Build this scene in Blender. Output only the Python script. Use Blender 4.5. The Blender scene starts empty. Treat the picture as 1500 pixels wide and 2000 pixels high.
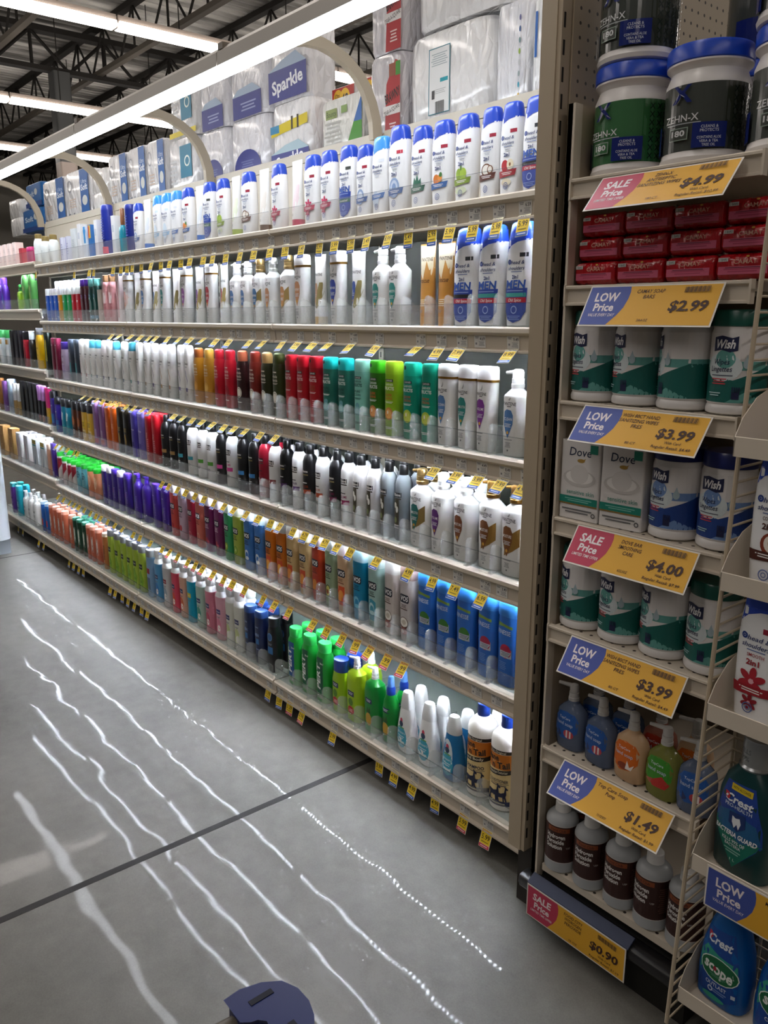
import bpy, math, random
from mathutils import Vector, Matrix
random.seed(7)
sc = bpy.context.scene
C = sc.collection
R = math.radians
PI = math.pi

# ---------------------------------------------------------------- camera, world, exposure
CAMZ, YAW, PITCH, FPX = 1.5, R(50.42), R(13.605), 1578.0
cd = bpy.data.cameras.new('camera')
cam = bpy.data.objects.new('camera', cd)
C.objects.link(cam)
cam.location = (0, 0, CAMZ)
cam.rotation_euler = (PI / 2 - PITCH, 0, YAW)
cd.sensor_fit = 'VERTICAL'
cd.sensor_height = 36.0
cd.lens = FPX / 2000 * 36.0
cd.clip_start = 0.02
cd.clip_end = 200
sc.camera = cam
sc.view_settings.view_transform = 'Standard'
sc.view_settings.look = 'None'
sc.view_settings.gamma = 1.0
sc.view_settings.use_curve_mapping = False
sc.view_settings.exposure = 0.0
sc.cycles.max_bounces = 8
sc.cycles.diffuse_bounces = 3
sc.cycles.glossy_bounces = 3
sc.cycles.transparent_max_bounces = 24
sc.cycles.caustics_reflective = False
sc.cycles.caustics_refractive = False
sc.cycles.sample_clamp_indirect = 4.0
wd = bpy.data.worlds.new('world')
sc.world = wd
wd.use_nodes = True
wd.node_tree.nodes['Background'].inputs[0].default_value = (1.0, 0.95, 0.9, 1)
wd.node_tree.nodes['Background'].inputs[1].default_value = 0.05
LED_SHELF, LED_CANOPY, TUBE = 95.0, 28.0, 12.5     # emission of the three kinds of lamp


# ---------------------------------------------------------------- materials
def lin(h):
    h = h.lstrip('#')
    o = []
    for i in (0, 2, 4):
        v = int(h[i:i + 2], 16) / 255
        o.append(v / 12.92 if v <= 0.04045 else ((v + 0.055) / 1.055) ** 2.4)
    return (o[0], o[1], o[2], 1)


MATS = {}


def nodes(name):
    m = bpy.data.materials.new(name)
    m.use_nodes = True
    nt = m.node_tree
    nt.nodes.clear()
    out = nt.nodes.new('ShaderNodeOutputMaterial')

    def N(t, **k):
        n = nt.nodes.new('ShaderNode' + t)
        for a, b in k.items():
            if a.startswith('i_'):
                key = a[2:].replace('_', ' ')
                n.inputs[int(key) if key.isdigit() else key].default_value = b
            else:
                setattr(n, a, b)
        return n
    return m, nt, N, out


def mat(col, kind='p'):
    """p plastic, k card or ink, m metal, t translucent bottle, g clear sheet, c clear hard plastic, w film wrap"""
    key = (col, kind)
    if key in MATS:
        return MATS[key]
    m, nt, N, out = nodes('%s_%s' % (kind, col.lstrip('#')))
    L = nt.links.new
    rough = dict(p=0.3, k=0.5, m=0.28, t=0.28, g=0.05, v=0.3, c=0.08, w=0.22, d=0.75, s=0.42, h=0.13)[kind]
    b = N('BsdfPrincipled', i_Roughness=rough)
    b.inputs['Base Color'].default_value = lin(col)
    if kind == 'm':
        b.inputs['Metallic'].default_value = 0.85
    if kind == 't':
        tr = N('BsdfTranslucent')
        tr.inputs[0].default_value = lin(col)
        mx = N('MixShader', i_0=0.2)
        L(b.outputs[0], mx.inputs[1]); L(tr.outputs[0], mx.inputs[2]); L(mx.outputs[0], out.inputs[0])
    elif kind == 'v':            # milky see-through plastic
        tp = N('BsdfTransparent'); d1 = N('BsdfDiffuse'); d2 = N('BsdfTranslucent')
        d1.inputs[0].default_value = d2.inputs[0].default_value = lin(col)
        m1 = N('MixShader', i_0=0.5); mx = N('MixShader', i_0=0.26)
        L(d1.outputs[0], m1.inputs[1]); L(d2.outputs[0], m1.inputs[2]); L(tp.outputs[0], mx.inputs[1]); L(m1.outputs[0], mx.inputs[2]); L(mx.outputs[0], out.inputs[0])
    elif kind in 'gc':
        tp = N('BsdfTransparent')
        tp.inputs[0].default_value = lin(col)
        mx = N('MixShader')
        if kind == 'g':
            gl = N('BsdfGlossy', i_Roughness=0.06)
            df = N('BsdfTranslucent')
            df.inputs[0].default_value = (0.9, 0.9, 0.9, 1)
            m2 = N('MixShader', i_0=0.5)
            L(gl.outputs[0], m2.inputs[1]); L(df.outputs[0], m2.inputs[2])
            fr = N('LayerWeight', i_Blend=0.25)
            mr = N('MapRange', i_3=0.05, i_4=0.30)
            L(fr.outputs['Fresnel'], mr.inputs[0])
            L(mr.outputs[0], mx.inputs[0]); L(tp.outputs[0], mx.inputs[1]); L(m2.outputs[0], mx.inputs[2])
        else:
            mx.inputs[0].default_value = 0.4
            L(tp.outputs[0], mx.inputs[1]); L(b.outputs[0], mx.inputs[2])
        L(mx.outputs[0], out.inputs[0])
    else:
        if kind == 'w':          # crinkled clear film over a pack
            tc = N('TexCoord')
            n1 = N('TexNoise', i_Scale=9.0, i_Detail=4.0, i_Distortion=1.6)
            n2 = N('TexVoronoi', i_Scale=26.0)
            n2.feature = 'DISTANCE_TO_EDGE'
            mp = N('Mapping', i_Scale=(1.0, 1.0, 0.35))
            ad = N('Math', operation='ADD')
            bp = N('Bump', i_Strength=0.9, i_Distance=0.02)
            L(tc.outputs['Object'], mp.inputs[0]); L(mp.outputs[0], n1.inputs['Vector'])
            L(mp.outputs[0], n2.inputs['Vector'])
            L(n1.outputs[0], ad.inputs[0]); L(n2.outputs['Distance'], ad.inputs[1])
            L(ad.outputs[0], bp.inputs['Height']); L(bp.outputs[0], b.inputs['Normal'])
            b.inputs['Coat Weight'].default_value = 0.6
            b.inputs['Coat Roughness'].default_value = 0.1
        L(b.outputs[0], out.inputs[0])
    MATS[key] = m
    return m


def emit(name, col, s, dots=0.0):
    if name in MATS:
        return MATS[name]
    m, nt, N, out = nodes(name)
    L = nt.links.new
    e = N('Emission', i_Strength=s)
    e.inputs[0].default_value = lin(col)
    if dots:                     # a row of separate diodes along the strip
        tc = N('TexCoord'); sp = N('SeparateXYZ')
        mu = N('Math', operation='MULTIPLY', i_1=1.0 / dots)
        fr = N('Math', operation='FRACT')
        gt = N('Math', operation='LESS_THAN', i_1=0.3)
        m2 = N('Math', operation='MULTIPLY', i_1=s / 0.3)
        L(tc.outputs['Object'], sp.inputs[0]); L(sp.outputs[0], mu.inputs[0]); L(mu.outputs[0], fr.inputs[0])
        L(fr.outputs[0], gt.inputs[0]); L(gt.outputs[0], m2.inputs[0]); L(m2.outputs[0], e.inputs['Strength'])
    L(e.outputs[0], out.inputs[0])
    MATS[name] = m
    return m


def mat_floor():
    m, nt, N, out = nodes('polished_concrete')
    L = nt.links.new
    tc = N('TexCoord')
    n1 = N('TexNoise', i_Scale=0.9, i_Detail=6.0, i_Roughness=0.6)
    n2 = N('TexNoise', i_Scale=14.0, i_Detail=5.0, i_Roughness=0.7)
    n3 = N('TexNoise', i_Scale=260.0, i_Detail=2.0)
    for n in (n1, n2, n3):
        L(tc.outputs['Object'], n.inputs['Vector'])
    a = N('Math', operation='MULTIPLY_ADD', i_1=0.45)
    L(n2.outputs[0], a.inputs[0]); L(n1.outputs[0], a.inputs[2])
    a2 = N('Math', operation='MULTIPLY_ADD', i_1=0.25)
    L(n3.outputs[0], a2.inputs[0]); L(a.outputs[0], a2.inputs[2])
    cr = N('ValToRGB')
    cr.color_ramp.elements[0].position = 0.5
    cr.color_ramp.elements[0].color = lin('#403e3a')
    cr.color_ramp.elements[1].position = 1.15
    cr.color_ramp.elements[1].color = lin('#6b6963')
    L(a2.outputs[0], cr.inputs[0])
    b = N('BsdfPrincipled', i_Roughness=0.45)
    L(cr.outputs[0], b.inputs['Base Color'])
    b.inputs['Specular IOR Level'].default_value = 0.3
    b.inputs['Coat Weight'].default_value = 0.14
    b.inputs['Coat Roughness'].default_value = 0.042
    w = N('TexNoise', i_Scale=5.0, i_Detail=1.0)
    L(tc.outputs['Object'], w.inputs['Vector'])
    bp = N('Bump', i_Strength=0.16, i_Distance=0.01)
    L(w.outputs[0], bp.inputs['Height'])
    L(bp.outputs[0], b.inputs['Coat Normal'])
    L(b.outputs[0], out.inputs[0])
    return m


def mat_peg():
    """beige pegboard: 4 mm holes every 25.4 mm, in the board's own plane (object Y and Z)"""
    m, nt, N, out = nodes('pegboard')
    L = nt.links.new
    tc = N('TexCoord'); sp = N('SeparateXYZ')
    L(tc.outputs['Object'], sp.inputs[0])
    ds = []
    for ax in (1, 2):
        mu = N('Math', operation='MULTIPLY', i_1=1 / 0.0254)
        fr = N('Math', operation='FRACT')
        sb = N('Math', operation='SUBTRACT', i_1=0.5)
        sq = N('Math', operation='POWER', i_1=2.0)
        ab = N('Math', operation='ABSOLUTE')
        L(sp.outputs[ax], mu.inputs[0]); L(mu.outputs[0], fr.inputs[0]); L(fr.outputs[0], sb.inputs[0])
        L(sb.outputs[0], ab.inputs[0]); L(ab.outputs[0], sq.inputs[0])
        ds.append(sq)
    ad = N('Math', operation='ADD'); lt = N('Math', operation='LESS_THAN', i_1=0.017)
    L(ds[0].outputs[0], ad.inputs[0]); L(ds[1].outputs[0], ad.inputs[1]); L(ad.outputs[0], lt.inputs[0])
    mx = N('MixRGB')
    mx.inputs[1].default_value = lin('#b3a48d'); mx.inputs[2].default_value = lin('#2a211a')
    L(lt.outputs[0], mx.inputs[0])
    b = N('BsdfPrincipled', i_Roughness=0.5)
    L(mx.outputs[0], b.inputs['Base Color']); L(b.outputs[0], out.inputs[0])
    return m


def mat_deck():
    m, nt, N, out = nodes('galvanised_deck')
    L = nt.links.new
    tc = N('TexCoord')
    n = N('TexNoise', i_Scale=1.2, i_Detail=5.0)
    mp = N('Mapping', i_Scale=(4.0, 0.4, 1.0))
    L(tc.outputs['Object'], mp.inputs[0]); L(mp.outputs[0], n.inputs['Vector'])
    cr = N('ValToRGB')
    cr.color_ramp.elements[0].position = 0.36; cr.color_ramp.elements[0].color = lin('#75736f')
    cr.color_ramp.elements[1].position = 0.66; cr.color_ramp.elements[1].color = lin('#f4f2ec')
    L(n.outputs[0], cr.inputs[0])
    b = N('BsdfPrincipled', i_Roughness=0.5, i_Metallic=0.1)
    L(cr.outputs[0], b.inputs['Base Color']); L(b.outputs[0], out.inputs[0])
    return m


BEIGE, BEIGE2 = mat('#cfc4b4', 's'), mat('#b3a48d', 's')
WHITE, BLACK = mat('#eeeeec'), mat('#121214')
CLEAR = mat('#ffffff', 'g')


# ---------------------------------------------------------------- mesh builder
def lerp_prof(prof, z):
    if z <= prof[0][0]:
        return prof[0][1:4]
    for p, q in zip(prof, prof[1:]):
        if z <= q[0]:
            t = (z - p[0]) / max(q[0] - p[0], 1e-9)
            return tuple(p[i] + (q[i] - p[i]) * t for i in (1, 2, 3))
    return prof[-1][1:4]


TXT = {}
BOLD = set('LOW SALE Price MEN PERT VO5 Mane Wish Crest scope 180 48 11 BRAWNY Hydrogen Peroxide Solution SHAMPOO 2in1 FRUCTIS Soft Sparkle'.split()) | {"'n Tail", 'BACTERIA GUARD', 'TRESemme'}


def text_tris(s):
    """triangles of a word, cap height 1, centred"""
    if s not in TXT:
        cu = bpy.data.curves.new('lettering', 'FONT')
        cu.body = s
        cu.resolution_u = 2
        cu.fill_mode = 'FRONT'
        cu.offset = 0.03 if s in BOLD or s[0] == '$' else 0.008
        ob = bpy.data.objects.new('lettering', cu)
        me = bpy.data.meshes.new_from_object(ob)
        me.calc_loop_triangles()
        vs = [(v.co.x, v.co.y) for v in me.vertices]
        tr = [[vs[i] for i in t.vertices] for t in me.loop_triangles if abs(t.normal.z) > 0.5]
        bpy.data.objects.remove(ob); bpy.data.curves.remove(cu); bpy.data.meshes.remove(me)
        xs = [p[0] for t in tr for p in t] or [0, 1]
        cx, w = (min(xs) + max(xs)) / 2, max(xs) - min(xs)
        TXT[s] = ([[((p[0] - cx) / 0.69, p[1] / 0.69 - 0.5) for p in t] for t in tr], w / 0.69)
    return TXT[s]


def split(tri, ml, out, d=0):
    k, best = -1, ml
    for i in range(3):
        a, b = tri[i], tri[(i + 1) % 3]
        l = max(abs(a[0] - b[0]), abs(a[1] - b[1]) * 0.4)
        if l > best:
            best, k = l, i
    if k < 0 or d > 15:
        out.append(tri)
        return
    a, b, c = tri[k], tri[(k + 1) % 3], tri[(k + 2) % 3]
    m = ((a[0] + b[0]) / 2, (a[1] + b[1]) / 2)
    split([a, m, c], ml, out, d + 1)
    split([m, b, c], ml, out, d + 1)


def op_tris(op):
    k = op[0]
    if k == 'R':
        x, z, w, h = op[1:5]
        p = [(x - w / 2, z - h / 2), (x + w / 2, z - h / 2), (x + w / 2, z + h / 2), (x - w / 2, z + h / 2)]
        return [[p[0], p[1], p[2]], [p[0], p[2], p[3]]], op[5]
    if k == 'E':
        x, z, rx, rz = op[1:5]
        q = [(x + rx * math.cos(i * PI / 9), z + rz * math.sin(i * PI / 9)) for i in range(18)]
        return [[(x, z), q[i], q[(i + 1) % 18]] for i in range(18)], op[5]
    if k == 'O':                 # ring
        x, z, rx, rz, th = op[1:6]
        o = []
        for i in range(18):
            a, b = i * PI / 9, (i + 1) * PI / 9
            P = [(x + r * rx * math.cos(t), z + r * rz * math.sin(t)) for t, r in ((a, 1), (b, 1), (b, th), (a, th))]
            o += [[P[0], P[1], P[2]], [P[0], P[2], P[3]]]
        return o, op[6]
    if k == 'P':
        from mathutils.geometry import tessellate_polygon
        pts = op[1]
        ts = tessellate_polygon([[Vector((p[0], p[1], 0)) for p in pts]])
        return [[pts[i] for i in t] for t in ts], op[2]
    if k == 'L':                 # lines of small print, too small to read
        x, z, w, h, n, col = op[1:7]
        o = []
        for i in range(n):
            ww = w * (0.72 + 0.28 * ((i * 7 + 3) % 5) / 4)
            zz = z + h / 2 - h * (i + 0.5) / n
            o += op_tris(('R', x, zz, ww, h / n * 0.45, col))[0]
        return o, col
    if k == 'T':
        s, x, z, h, w, col = op[1:7]
        rot = R(op[7]) if len(op) > 7 else 0
        sh = op[8] if len(op) > 8 else 0
        tr, tw = text_tris(s)
        sx = w / tw if w else h
        ca, sa = math.cos(rot), math.sin(rot)
        o = []
        for t in tr:
            q = []
            for px, py in t:
                a, b = px * sx + py * h * sh, py * h
                q.append((x + a * ca - b * sa, z + a * sa + b * ca))
            o.append(q)
        return o, col
    raise ValueError(k)


class MB:
    def __init__(self):
        self.v, self.f, self.m, self.mats, self.sm = [], [], [], [], []

    def mi(self, m):
        if m not in self.mats:
            self.mats.append(m)
        return self.mats.index(m)

    def add(self, vs, fs, m, smooth=False):
        o = len(self.v)
        i = self.mi(m)
        self.v += [tuple(p) for p in vs]
        self.f += [tuple(j + o for j in f) for f in fs]
        self.m += [i] * len(fs)
        self.sm += [smooth] * len(fs)
        return self

    def loft(self, prof, m, n=26, cx=0, cy=0, mx=None):
        """stacked superellipse rings: rows of (z, half width, half depth, exponent[, x shift, y shift])"""
        vs, fs = [], []
        for p in prof:
            z, a, b, e = p[:4]
            ox, oy = (p[4], p[5]) if len(p) > 5 else (0, 0)
            for i in range(n):
                t = 2 * PI * (i + 0.5) / n
                c, s = math.cos(t), math.sin(t)
                vs.append((cx + ox + a * math.copysign(abs(c) ** (2 / e), c), cy + oy + b * math.copysign(abs(s) ** (2 / e), s), z))
        k = len(prof)
        for j in range(k - 1):
            for i in range(n):
                i2 = (i + 1) % n
                fs.append((j * n + i, j * n + i2, (j + 1) * n + i2, (j + 1) * n + i))
        fs.append(tuple(reversed(range(n))))
        fs.append(tuple((k - 1) * n + i for i in range(n)))
        if mx:
            vs = [mx @ Vector(p) for p in vs]
        return self.add(vs, fs, m, True)

    def box(self, x0, x1, y0, y1, z0, z1, m, mx=None):
        vs = [(x, y, z) for x in (x0, x1) for y in (y0, y1) for z in (z0, z1)]
        if mx:
            vs = [mx @ Vector(p) for p in vs]
        return self.add(vs, [(0, 1, 3, 2), (4, 6, 7, 5), (0, 4, 5, 1), (2, 3, 7, 6), (0, 2, 6, 4), (1, 5, 7, 3)], m)

    def tube(self, p, q, r, m, n=8, r2=None):
        p, q = Vector(p), Vector(q)
        d = (q - p).normalized()
        u = d.cross(Vector((0, 0, 1)) if abs(d.z) < 0.9 else Vector((1, 0, 0))).normalized()
        w = d.cross(u)
        vs = []
        for c, rr in ((p, r), (q, r2 or r)):
            vs += [c + u * (rr * math.cos(2 * PI * i / n)) + w * (rr * math.sin(2 * PI * i / n)) for i in range(n)]
        fs = [(i, (i + 1) % n, n + (i + 1) % n, n + i) for i in range(n)]
        fs += [tuple(reversed(range(n))), tuple(range(n, 2 * n))]
        return self.add(vs, fs, m, True)

    def extr(self, pts, x0, x1, m, ax='x', smooth=False):
        """a closed outline swept along an axis; outline given in (y,z) for x, (x,z) for y, (x,y) for z"""
        n = len(pts)
        def P(t, a, b):
            return (t, a, b) if ax == 'x' else (a, t, b) if ax == 'y' else (a, b, t)
        vs = [P(x0, *p) for p in pts] + [P(x1, *p) for p in pts]
        fs = [(i, (i + 1) % n, n + (i + 1) % n, n + i) for i in range(n)]
        fs += [tuple(reversed(range(n))), tuple(range(n, 2 * n))]
        return self.add(vs, fs, m, smooth)

    def art(self, ops, surf, unit=0.001, ml=0.012, e0=0.0003, de=0.00012, kind='k'):
        """prints shapes and words (x, z in mm) on a front surface given by surf(x, z, lift)"""
        for k, op in enumerate(ops):
            tris, col = op_tris(op)
            o = []
            for t in tris:
                split([(p[0] * unit, p[1] * unit) for p in t], ml, o)
            idx, vs, fs = {}, [], []
            for t in o:
                f = []
                for p in t:
                    key = (round(p[0], 6), round(p[1], 6))
                    if key not in idx:
                        idx[key] = len(vs)
                        vs.append(surf(p[0], p[1], e0 + de * k))
                    f.append(idx[key])
                if len(set(f)) == 3:
                    (ax, az), (bx, bz), (cx, cz) = t
                    if (bx - ax) * (cz - az) - (bz - az) * (cx - ax) < 0:
                        f.reverse()
                    fs.append(tuple(f))
            self.add(vs, fs, mat(col, kind) if isinstance(col, str) else col, False)
        return self

    def mesh(self, name):
        me = bpy.data.meshes.new(name)
        me.from_pydata(self.v, [], self.f)
        for m in self.mats:
            me.materials.append(m)
        me.polygons.foreach_set('material_index', self.m)
        me.polygons.foreach_set('use_smooth', self.sm)
        me.update()
        if any(self.sm):
            me.set_sharp_from_angle(angle=R(38))
        return me

    def obj(self, name, parent=None, loc=None):
        o = bpy.data.objects.new(name, self.mesh(name))
        C.objects.link(o)
        if parent:
            o.parent = parent
        if loc:
            o.location = loc
        return o


def on_prof(prof):               # front surface of a lofted body (print runs in x, z)
    def f(x, z, lift):
        a, b, e = lerp_prof(prof, z)
        q = min(abs(x) / a, 0.985)
        y = -b * (1 - q ** e) ** (1 / e)
        nx = (abs(x) / a) ** (e - 1) / a * math.copysign(1, x)
        ny = -(abs(y) / b) ** (e - 1) / b
        l = math.hypot(nx, ny)
        return (min(max(x, -0.985 * a), 0.985 * a) + nx / l * lift, y + ny / l * lift, z)
    return f


def on_cyl(prof):                # wraps round a cylinder (x is arc length)
    def f(x, z, lift):
        a = lerp_prof(prof, z)[0]
        t = x / a
        return ((a + lift) * math.sin(t), -(a + lift) * math.cos(t), z)
    return f


def on_flat(y=0.0):
    return lambda x, z, lift: (x, y - lift, z)


# ---------------------------------------------------------------- things
def tag(o, label, cat, group=None, kind=None):
    o['label'] = label
    if kind:
        o['kind'] = kind
    else:
        o['category'] = cat
    if group:
        o['group'] = group
    return o


def empty(name, loc, rz=0.0):
    o = bpy.data.objects.new(name, None)
    o.empty_display_size = 0.05
    C.objects.link(o)
    o.location = loc
    o.rotation_euler = (0, 0, rz)
    return o


def struct(o):
    o['kind'] = 'structure'
    return o


ORD = ('first second third fourth fifth sixth seventh eighth ninth tenth eleventh twelfth thirteenth fourteenth fifteenth sixteenth '
       'seventeenth eighteenth nineteenth twentieth').split()
NUM = 'zero one two three four five six seven eight nine ten eleven twelve thirteen fourteen fifteen sixteen seventeen eighteen nineteen twenty'.split()


def ordw(i):
    if i < 20:
        return ORD[i]
    tens = {2: 'twenty', 3: 'thirty', 4: 'forty', 5: 'fifty', 6: 'sixty'}
    t, u = divmod(i + 1, 10)
    return (tens[t] + '-' + ORD[u - 1]) if u else {2: 'twentieth', 3: 'thirtieth', 4: 'fortieth', 5: 'fiftieth', 6: 'sixtieth'}[t]


def numw(n):
    if n <= 20:
        return NUM[n]
    t, u = divmod(n, 10)
    tens = {2: 'twenty', 3: 'thirty', 4: 'forty', 5: 'fifty', 6: 'sixty'}[t]
    return tens + ('-' + NUM[u] if u else '')

# ---------------------------------------------------------------- product designs (all sizes in mm)
DES, CACHE = {}, {}


def mm(rows):
    return [tuple(v if i == 3 else v * 0.001 for i, v in enumerate(r)) for r in rows]


def design(key, name, cat, desc, w, d, h, parts):
    """parts: list of (name, builder(MB)) or (name, builder, [(name, builder)])"""
    DES[key] = dict(name=name, cat=cat, desc=desc, w=w * .001, d=d * .001, h=h * .001, parts=parts)


def get(key):
    if key not in CACHE:
        def mk(p):
            b = MB()
            p[1](b)
            return (p[0], b.mesh(p[0]), [mk(s) for s in (p[2] if len(p) > 2 else [])])
        CACHE[key] = [mk(p) for p in DES[key]['parts']]
    return CACHE[key]


def place(key, loc, label, group=None, rz=0.0, scale=(1, 1, 1)):
    """one product: an Empty with a copy of each part; copies share mesh data"""
    D = DES[key]
    r = empty(D['name'], loc, rz)
    r.scale = scale
    tag(r, label, D['cat'], group)

    def hang(parts, par):
        for nm, me, subs in parts:
            o = bpy.data.objects.new(nm, me)
            C.objects.link(o)
            o.parent = par
            hang(subs, o)
    hang(get(key), r)
    return r


def body_cap(body, bcol, cap, ccol, ops, bk='p', ck='p', wrap=False, n=26, pump=None, extra=()):
    bp, cp = mm(body), mm(cap or [])
    out = [('body', lambda b: b.loft(bp, mat(bcol, bk), n))]
    if cap:
        out.append(('cap', lambda b: b.loft(cp, mat(ccol, ck), n)))
    if pump:
        out.append(('pump', pump))
    if ops:
        sf = (on_cyl if wrap else on_prof)(bp)
        out.append(('label', lambda b: b.art(ops, sf)))
    return out + list(extra)


def pump_head(z, col, kind='p', r=13, hh=24, noz=34, neck=10):
    """collar, stem and spout of a dispenser pump standing on a neck at height z"""
    def f(b):
        M = mat(col, kind)
        b.loft(mm([(z - neck, r + 1, r + 1, 2), (z - 1, r + 1, r + 1, 2), (z, r, r, 2), (z + hh * .45, r, r, 2), (z + hh * .47, r - 2, r - 2, 2)]), M, 18)
        b.loft(mm([(z + hh * .5, r - 1, r - 1, 2), (z + hh, r - 1, r - 1, 2), (z + hh + 5, r - 3, r - 3, 2), (z + hh + 7, r - 7, r - 7, 2)]), M, 18)
        b.tube((-(r - 4) * .001, 0, (z + hh) * .001), (-noz * .001, -.004, (z + hh - 3) * .001), .0052, M, 8, .0038)
    return f


# -- blue-capped dandruff shampoo ------------------------------------------------------
def hs(key, desc, rib='#2d5fa8', fruit=(), s=1.0, cap='#2146b8', men=None, badge='#a0213a', two=True, word=None):
    W, H, D = 36 * s, 203 * s, 20 * s
    body = [(0, W * .80, D * .85, 3), (3 * s, W * .86, D, 3), (50 * s, W * .97, D, 3), (110 * s, W, D, 3), (150 * s, W * .95, D, 3), (170 * s, W * .86, D * .97, 3)]
    capp = [(170 * s, W * .87, D * .98, 3), (188 * s, W * .78, D * .93, 3), (199 * s, W * .72, D * .85, 3), (203 * s, W * .62, D * .65, 2.6)]
    blue = '#2146b8'
    k = s
    ops = [('P', [(-36 * k, 170 * k), (-36 * k, 128 * k), (-30 * k, 146 * k), (-18 * k, 158 * k), (0, 165 * k), (16 * k, 167 * k), (36 * k, 168 * k), (36 * k, 170 * k)], cap),
           ('R', 17 * k, 140 * k, 20 * k, 8 * k, badge),
           ('O', -20 * k, 127 * k, 5 * k, 5 * k, .45, '#23408f'), ('E', -20 * k, 127 * k, 1.6 * k, 1.6 * k, '#23408f'),
           ('T', 'head &', 3 * k, 126 * k, 7 * k, 34 * k, '#20356f', 0, .25), ('T', 'shoulders', -1 * k, 115 * k, 7 * k, 42 * k, '#20356f', 0, .25),
           ('R', 0, 108 * k, 28 * k, 1.4 * k, '#5b6fa5')]
    if men:
        a, b = men
        ops += [('T', '2in1', -3 * k, 98 * k, 7 * k, 16 * k, '#20356f'), ('T', 'MEN', -2 * k, 84 * k, 15 * k, 50 * k, '#2d57b0', 0, .1),
                ('P', [(-31 * k, 76 * k), (27 * k, 76 * k), (25 * k, 30 * k), (14 * k, 14 * k), (-4 * k, 8 * k), (-20 * k, 14 * k), (-29 * k, 30 * k)], '#2a46a0'),
                ('R', -3 * k, 63 * k, 56 * k, 8 * k, a), ('R', -3 * k, 53 * k, 56 * k, 10 * k, b), ('T', 'Old Spice' if b == '#b31f35' else 'menthol', -2 * k, 53 * k, 6 * k, 34 * k, '#f2eef0', 0, .2),
                ('L', -3 * k, 71 * k, 46 * k, 4 * k, 1, '#8da2d8'), ('O', -3 * k, 34 * k, 8 * k, 8 * k, .75, '#9db2e6'),
                ('L', -3 * k, 18 * k, 36 * k, 10 * k, 3, '#7f97da')]
    else:
        ops += [('T', word, 0, 101 * k, 5 * k, 26 * k, rib)] if word else [('L', 0, 101 * k, 22 * k, 8 * k, 2, '#c5cad4')]
        if two:
            ops.append(('T', '2in1', -3 * k, 90 * k, 8 * k, 20 * k, rib if word else '#20356f'))
        for f in fruit:
            ops.append((f[0],) + tuple([(p[0] * k, p[1] * k) for p in v] if isinstance(v, list) else v if isinstance(v, str) else v * k for v in f[1:]))
        ops += [('P', [(-30 * k, 55 * k), (-28 * k, 40 * k), (25 * k, 44 * k), (29 * k, 58 * k), (0, 55 * k)], rib), ('L', -1 * k, 49 * k, 38 * k, 7 * k, 2, '#f3f1ee'),
                ('O', -3 * k, 22 * k, 8 * k, 8 * k, .8, '#5d6fa8'), ('O', -3 * k, 22 * k, 4 * k, 4 * k, .6, '#7d8cba')]
    design(key, 'shampoo_bottle', 'bottle', desc, 2 * W, 2 * D, H, body_cap(body, '#f1f2f4', capp, cap, ops))


def petal(col, x=-2, z=58, r=17):
    o = []
    for i in range(6):
        t = i * PI / 3 + .4
        c_, s_ = math.cos(t), math.sin(t)
        pts = []
        for k in range(12):
            u = k * PI / 6
            a, b = r * .62 + r * .48 * math.cos(u), r * .27 * math.sin(u)
            pts.append((x + a * c_ - b * s_, z + a * s_ + b * c_))
        o.append(('P', pts, col))
    return o + [('E', x, z, r * .2, r * .2, '#e8aeb8')]


hs('apple', 'white shampoo bottle, blue cap and red apple', '#a3242f', [('E', -8, 66, 12, 13, '#b8232c'), ('E', 10, 68, 11, 12, '#efe4c8'), ('E', 10, 68, 3, 4, '#8a5a2b'), ('E', -2, 30, 17, 8, '#e7dcc0')], badge='#a0213a')
hs('coco', 'white shampoo bottle, blue cap and brown coconut', '#5b2a20', [('E', -2, 64, 18, 15, '#6b4226'), ('E', -2, 65, 14, 11, '#f2eee6'), ('E', 12, 64, 10, 10, '#7a4d2e'), ('E', 12, 65, 7, 7, '#efe9df')])
hs('lime', 'white shampoo bottle, blue cap and green apple', '#7f9a27', [('E', -10, 66, 11, 14, '#8fae33'), ('E', 6, 66, 11, 14, '#a4c243'), ('E', -2, 80, 3, 6, '#4f7a25'), ('E', -2, 28, 20, 9, '#dfe9c6')])
hs('orange', 'white shampoo bottle, blue cap and orange fruit', '#1f5fa8', [('E', -8, 64, 11, 12, '#d97a25'), ('E', 5, 66, 8, 9, '#e4913d'), ('E', 8, 74, 5, 6, '#3f7a35')])
hs('euca', 'white shampoo bottle, blue cap and dark green ribbon', '#1d5f4c', [('P', [(-18, 52), (-10, 80), (-4, 70), (2, 86), (8, 68), (16, 76), (18, 52)], '#2b6b55')])
hs('classic', 'tall white shampoo bottle, blue cap and blue swirl', '#2c5a9c', [('E', -2, 58, 20, 24, '#8fa6cc'), ('E', -2, 58, 14, 18, '#c3d0e4'), ('E', -2, 58, 8, 11, '#7f9ac6')], s=1.08, badge='#c8324a')
hs('small', 'small white bottle, blue cap and grey swirl', '#2c5a9c', [('E', -2, 58, 18, 22, '#8fa6cc'), ('E', -2, 58, 12, 15, '#d3dcea')], s=.95)
hs('flower', 'white shampoo bottle, blue cap and pink flower', '#b2224e', petal('#c62a5c') + petal('#a81d49', -4, 36, 11))
hs('menm', 'white mens bottle, green and navy bands', men=('#2a46a0', '#2f6b4f'), badge='#3a3f3c')
hs('men1', 'big white mens bottle, black and red bands', men=('#17181c', '#b31f35'), s=1.18, badge='#2b2f36')
hs('men2', 'big white mens bottle, teal and red bands', men=('#3f9d96', '#b31f35'), s=1.18, badge='#2b2f36')
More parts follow.
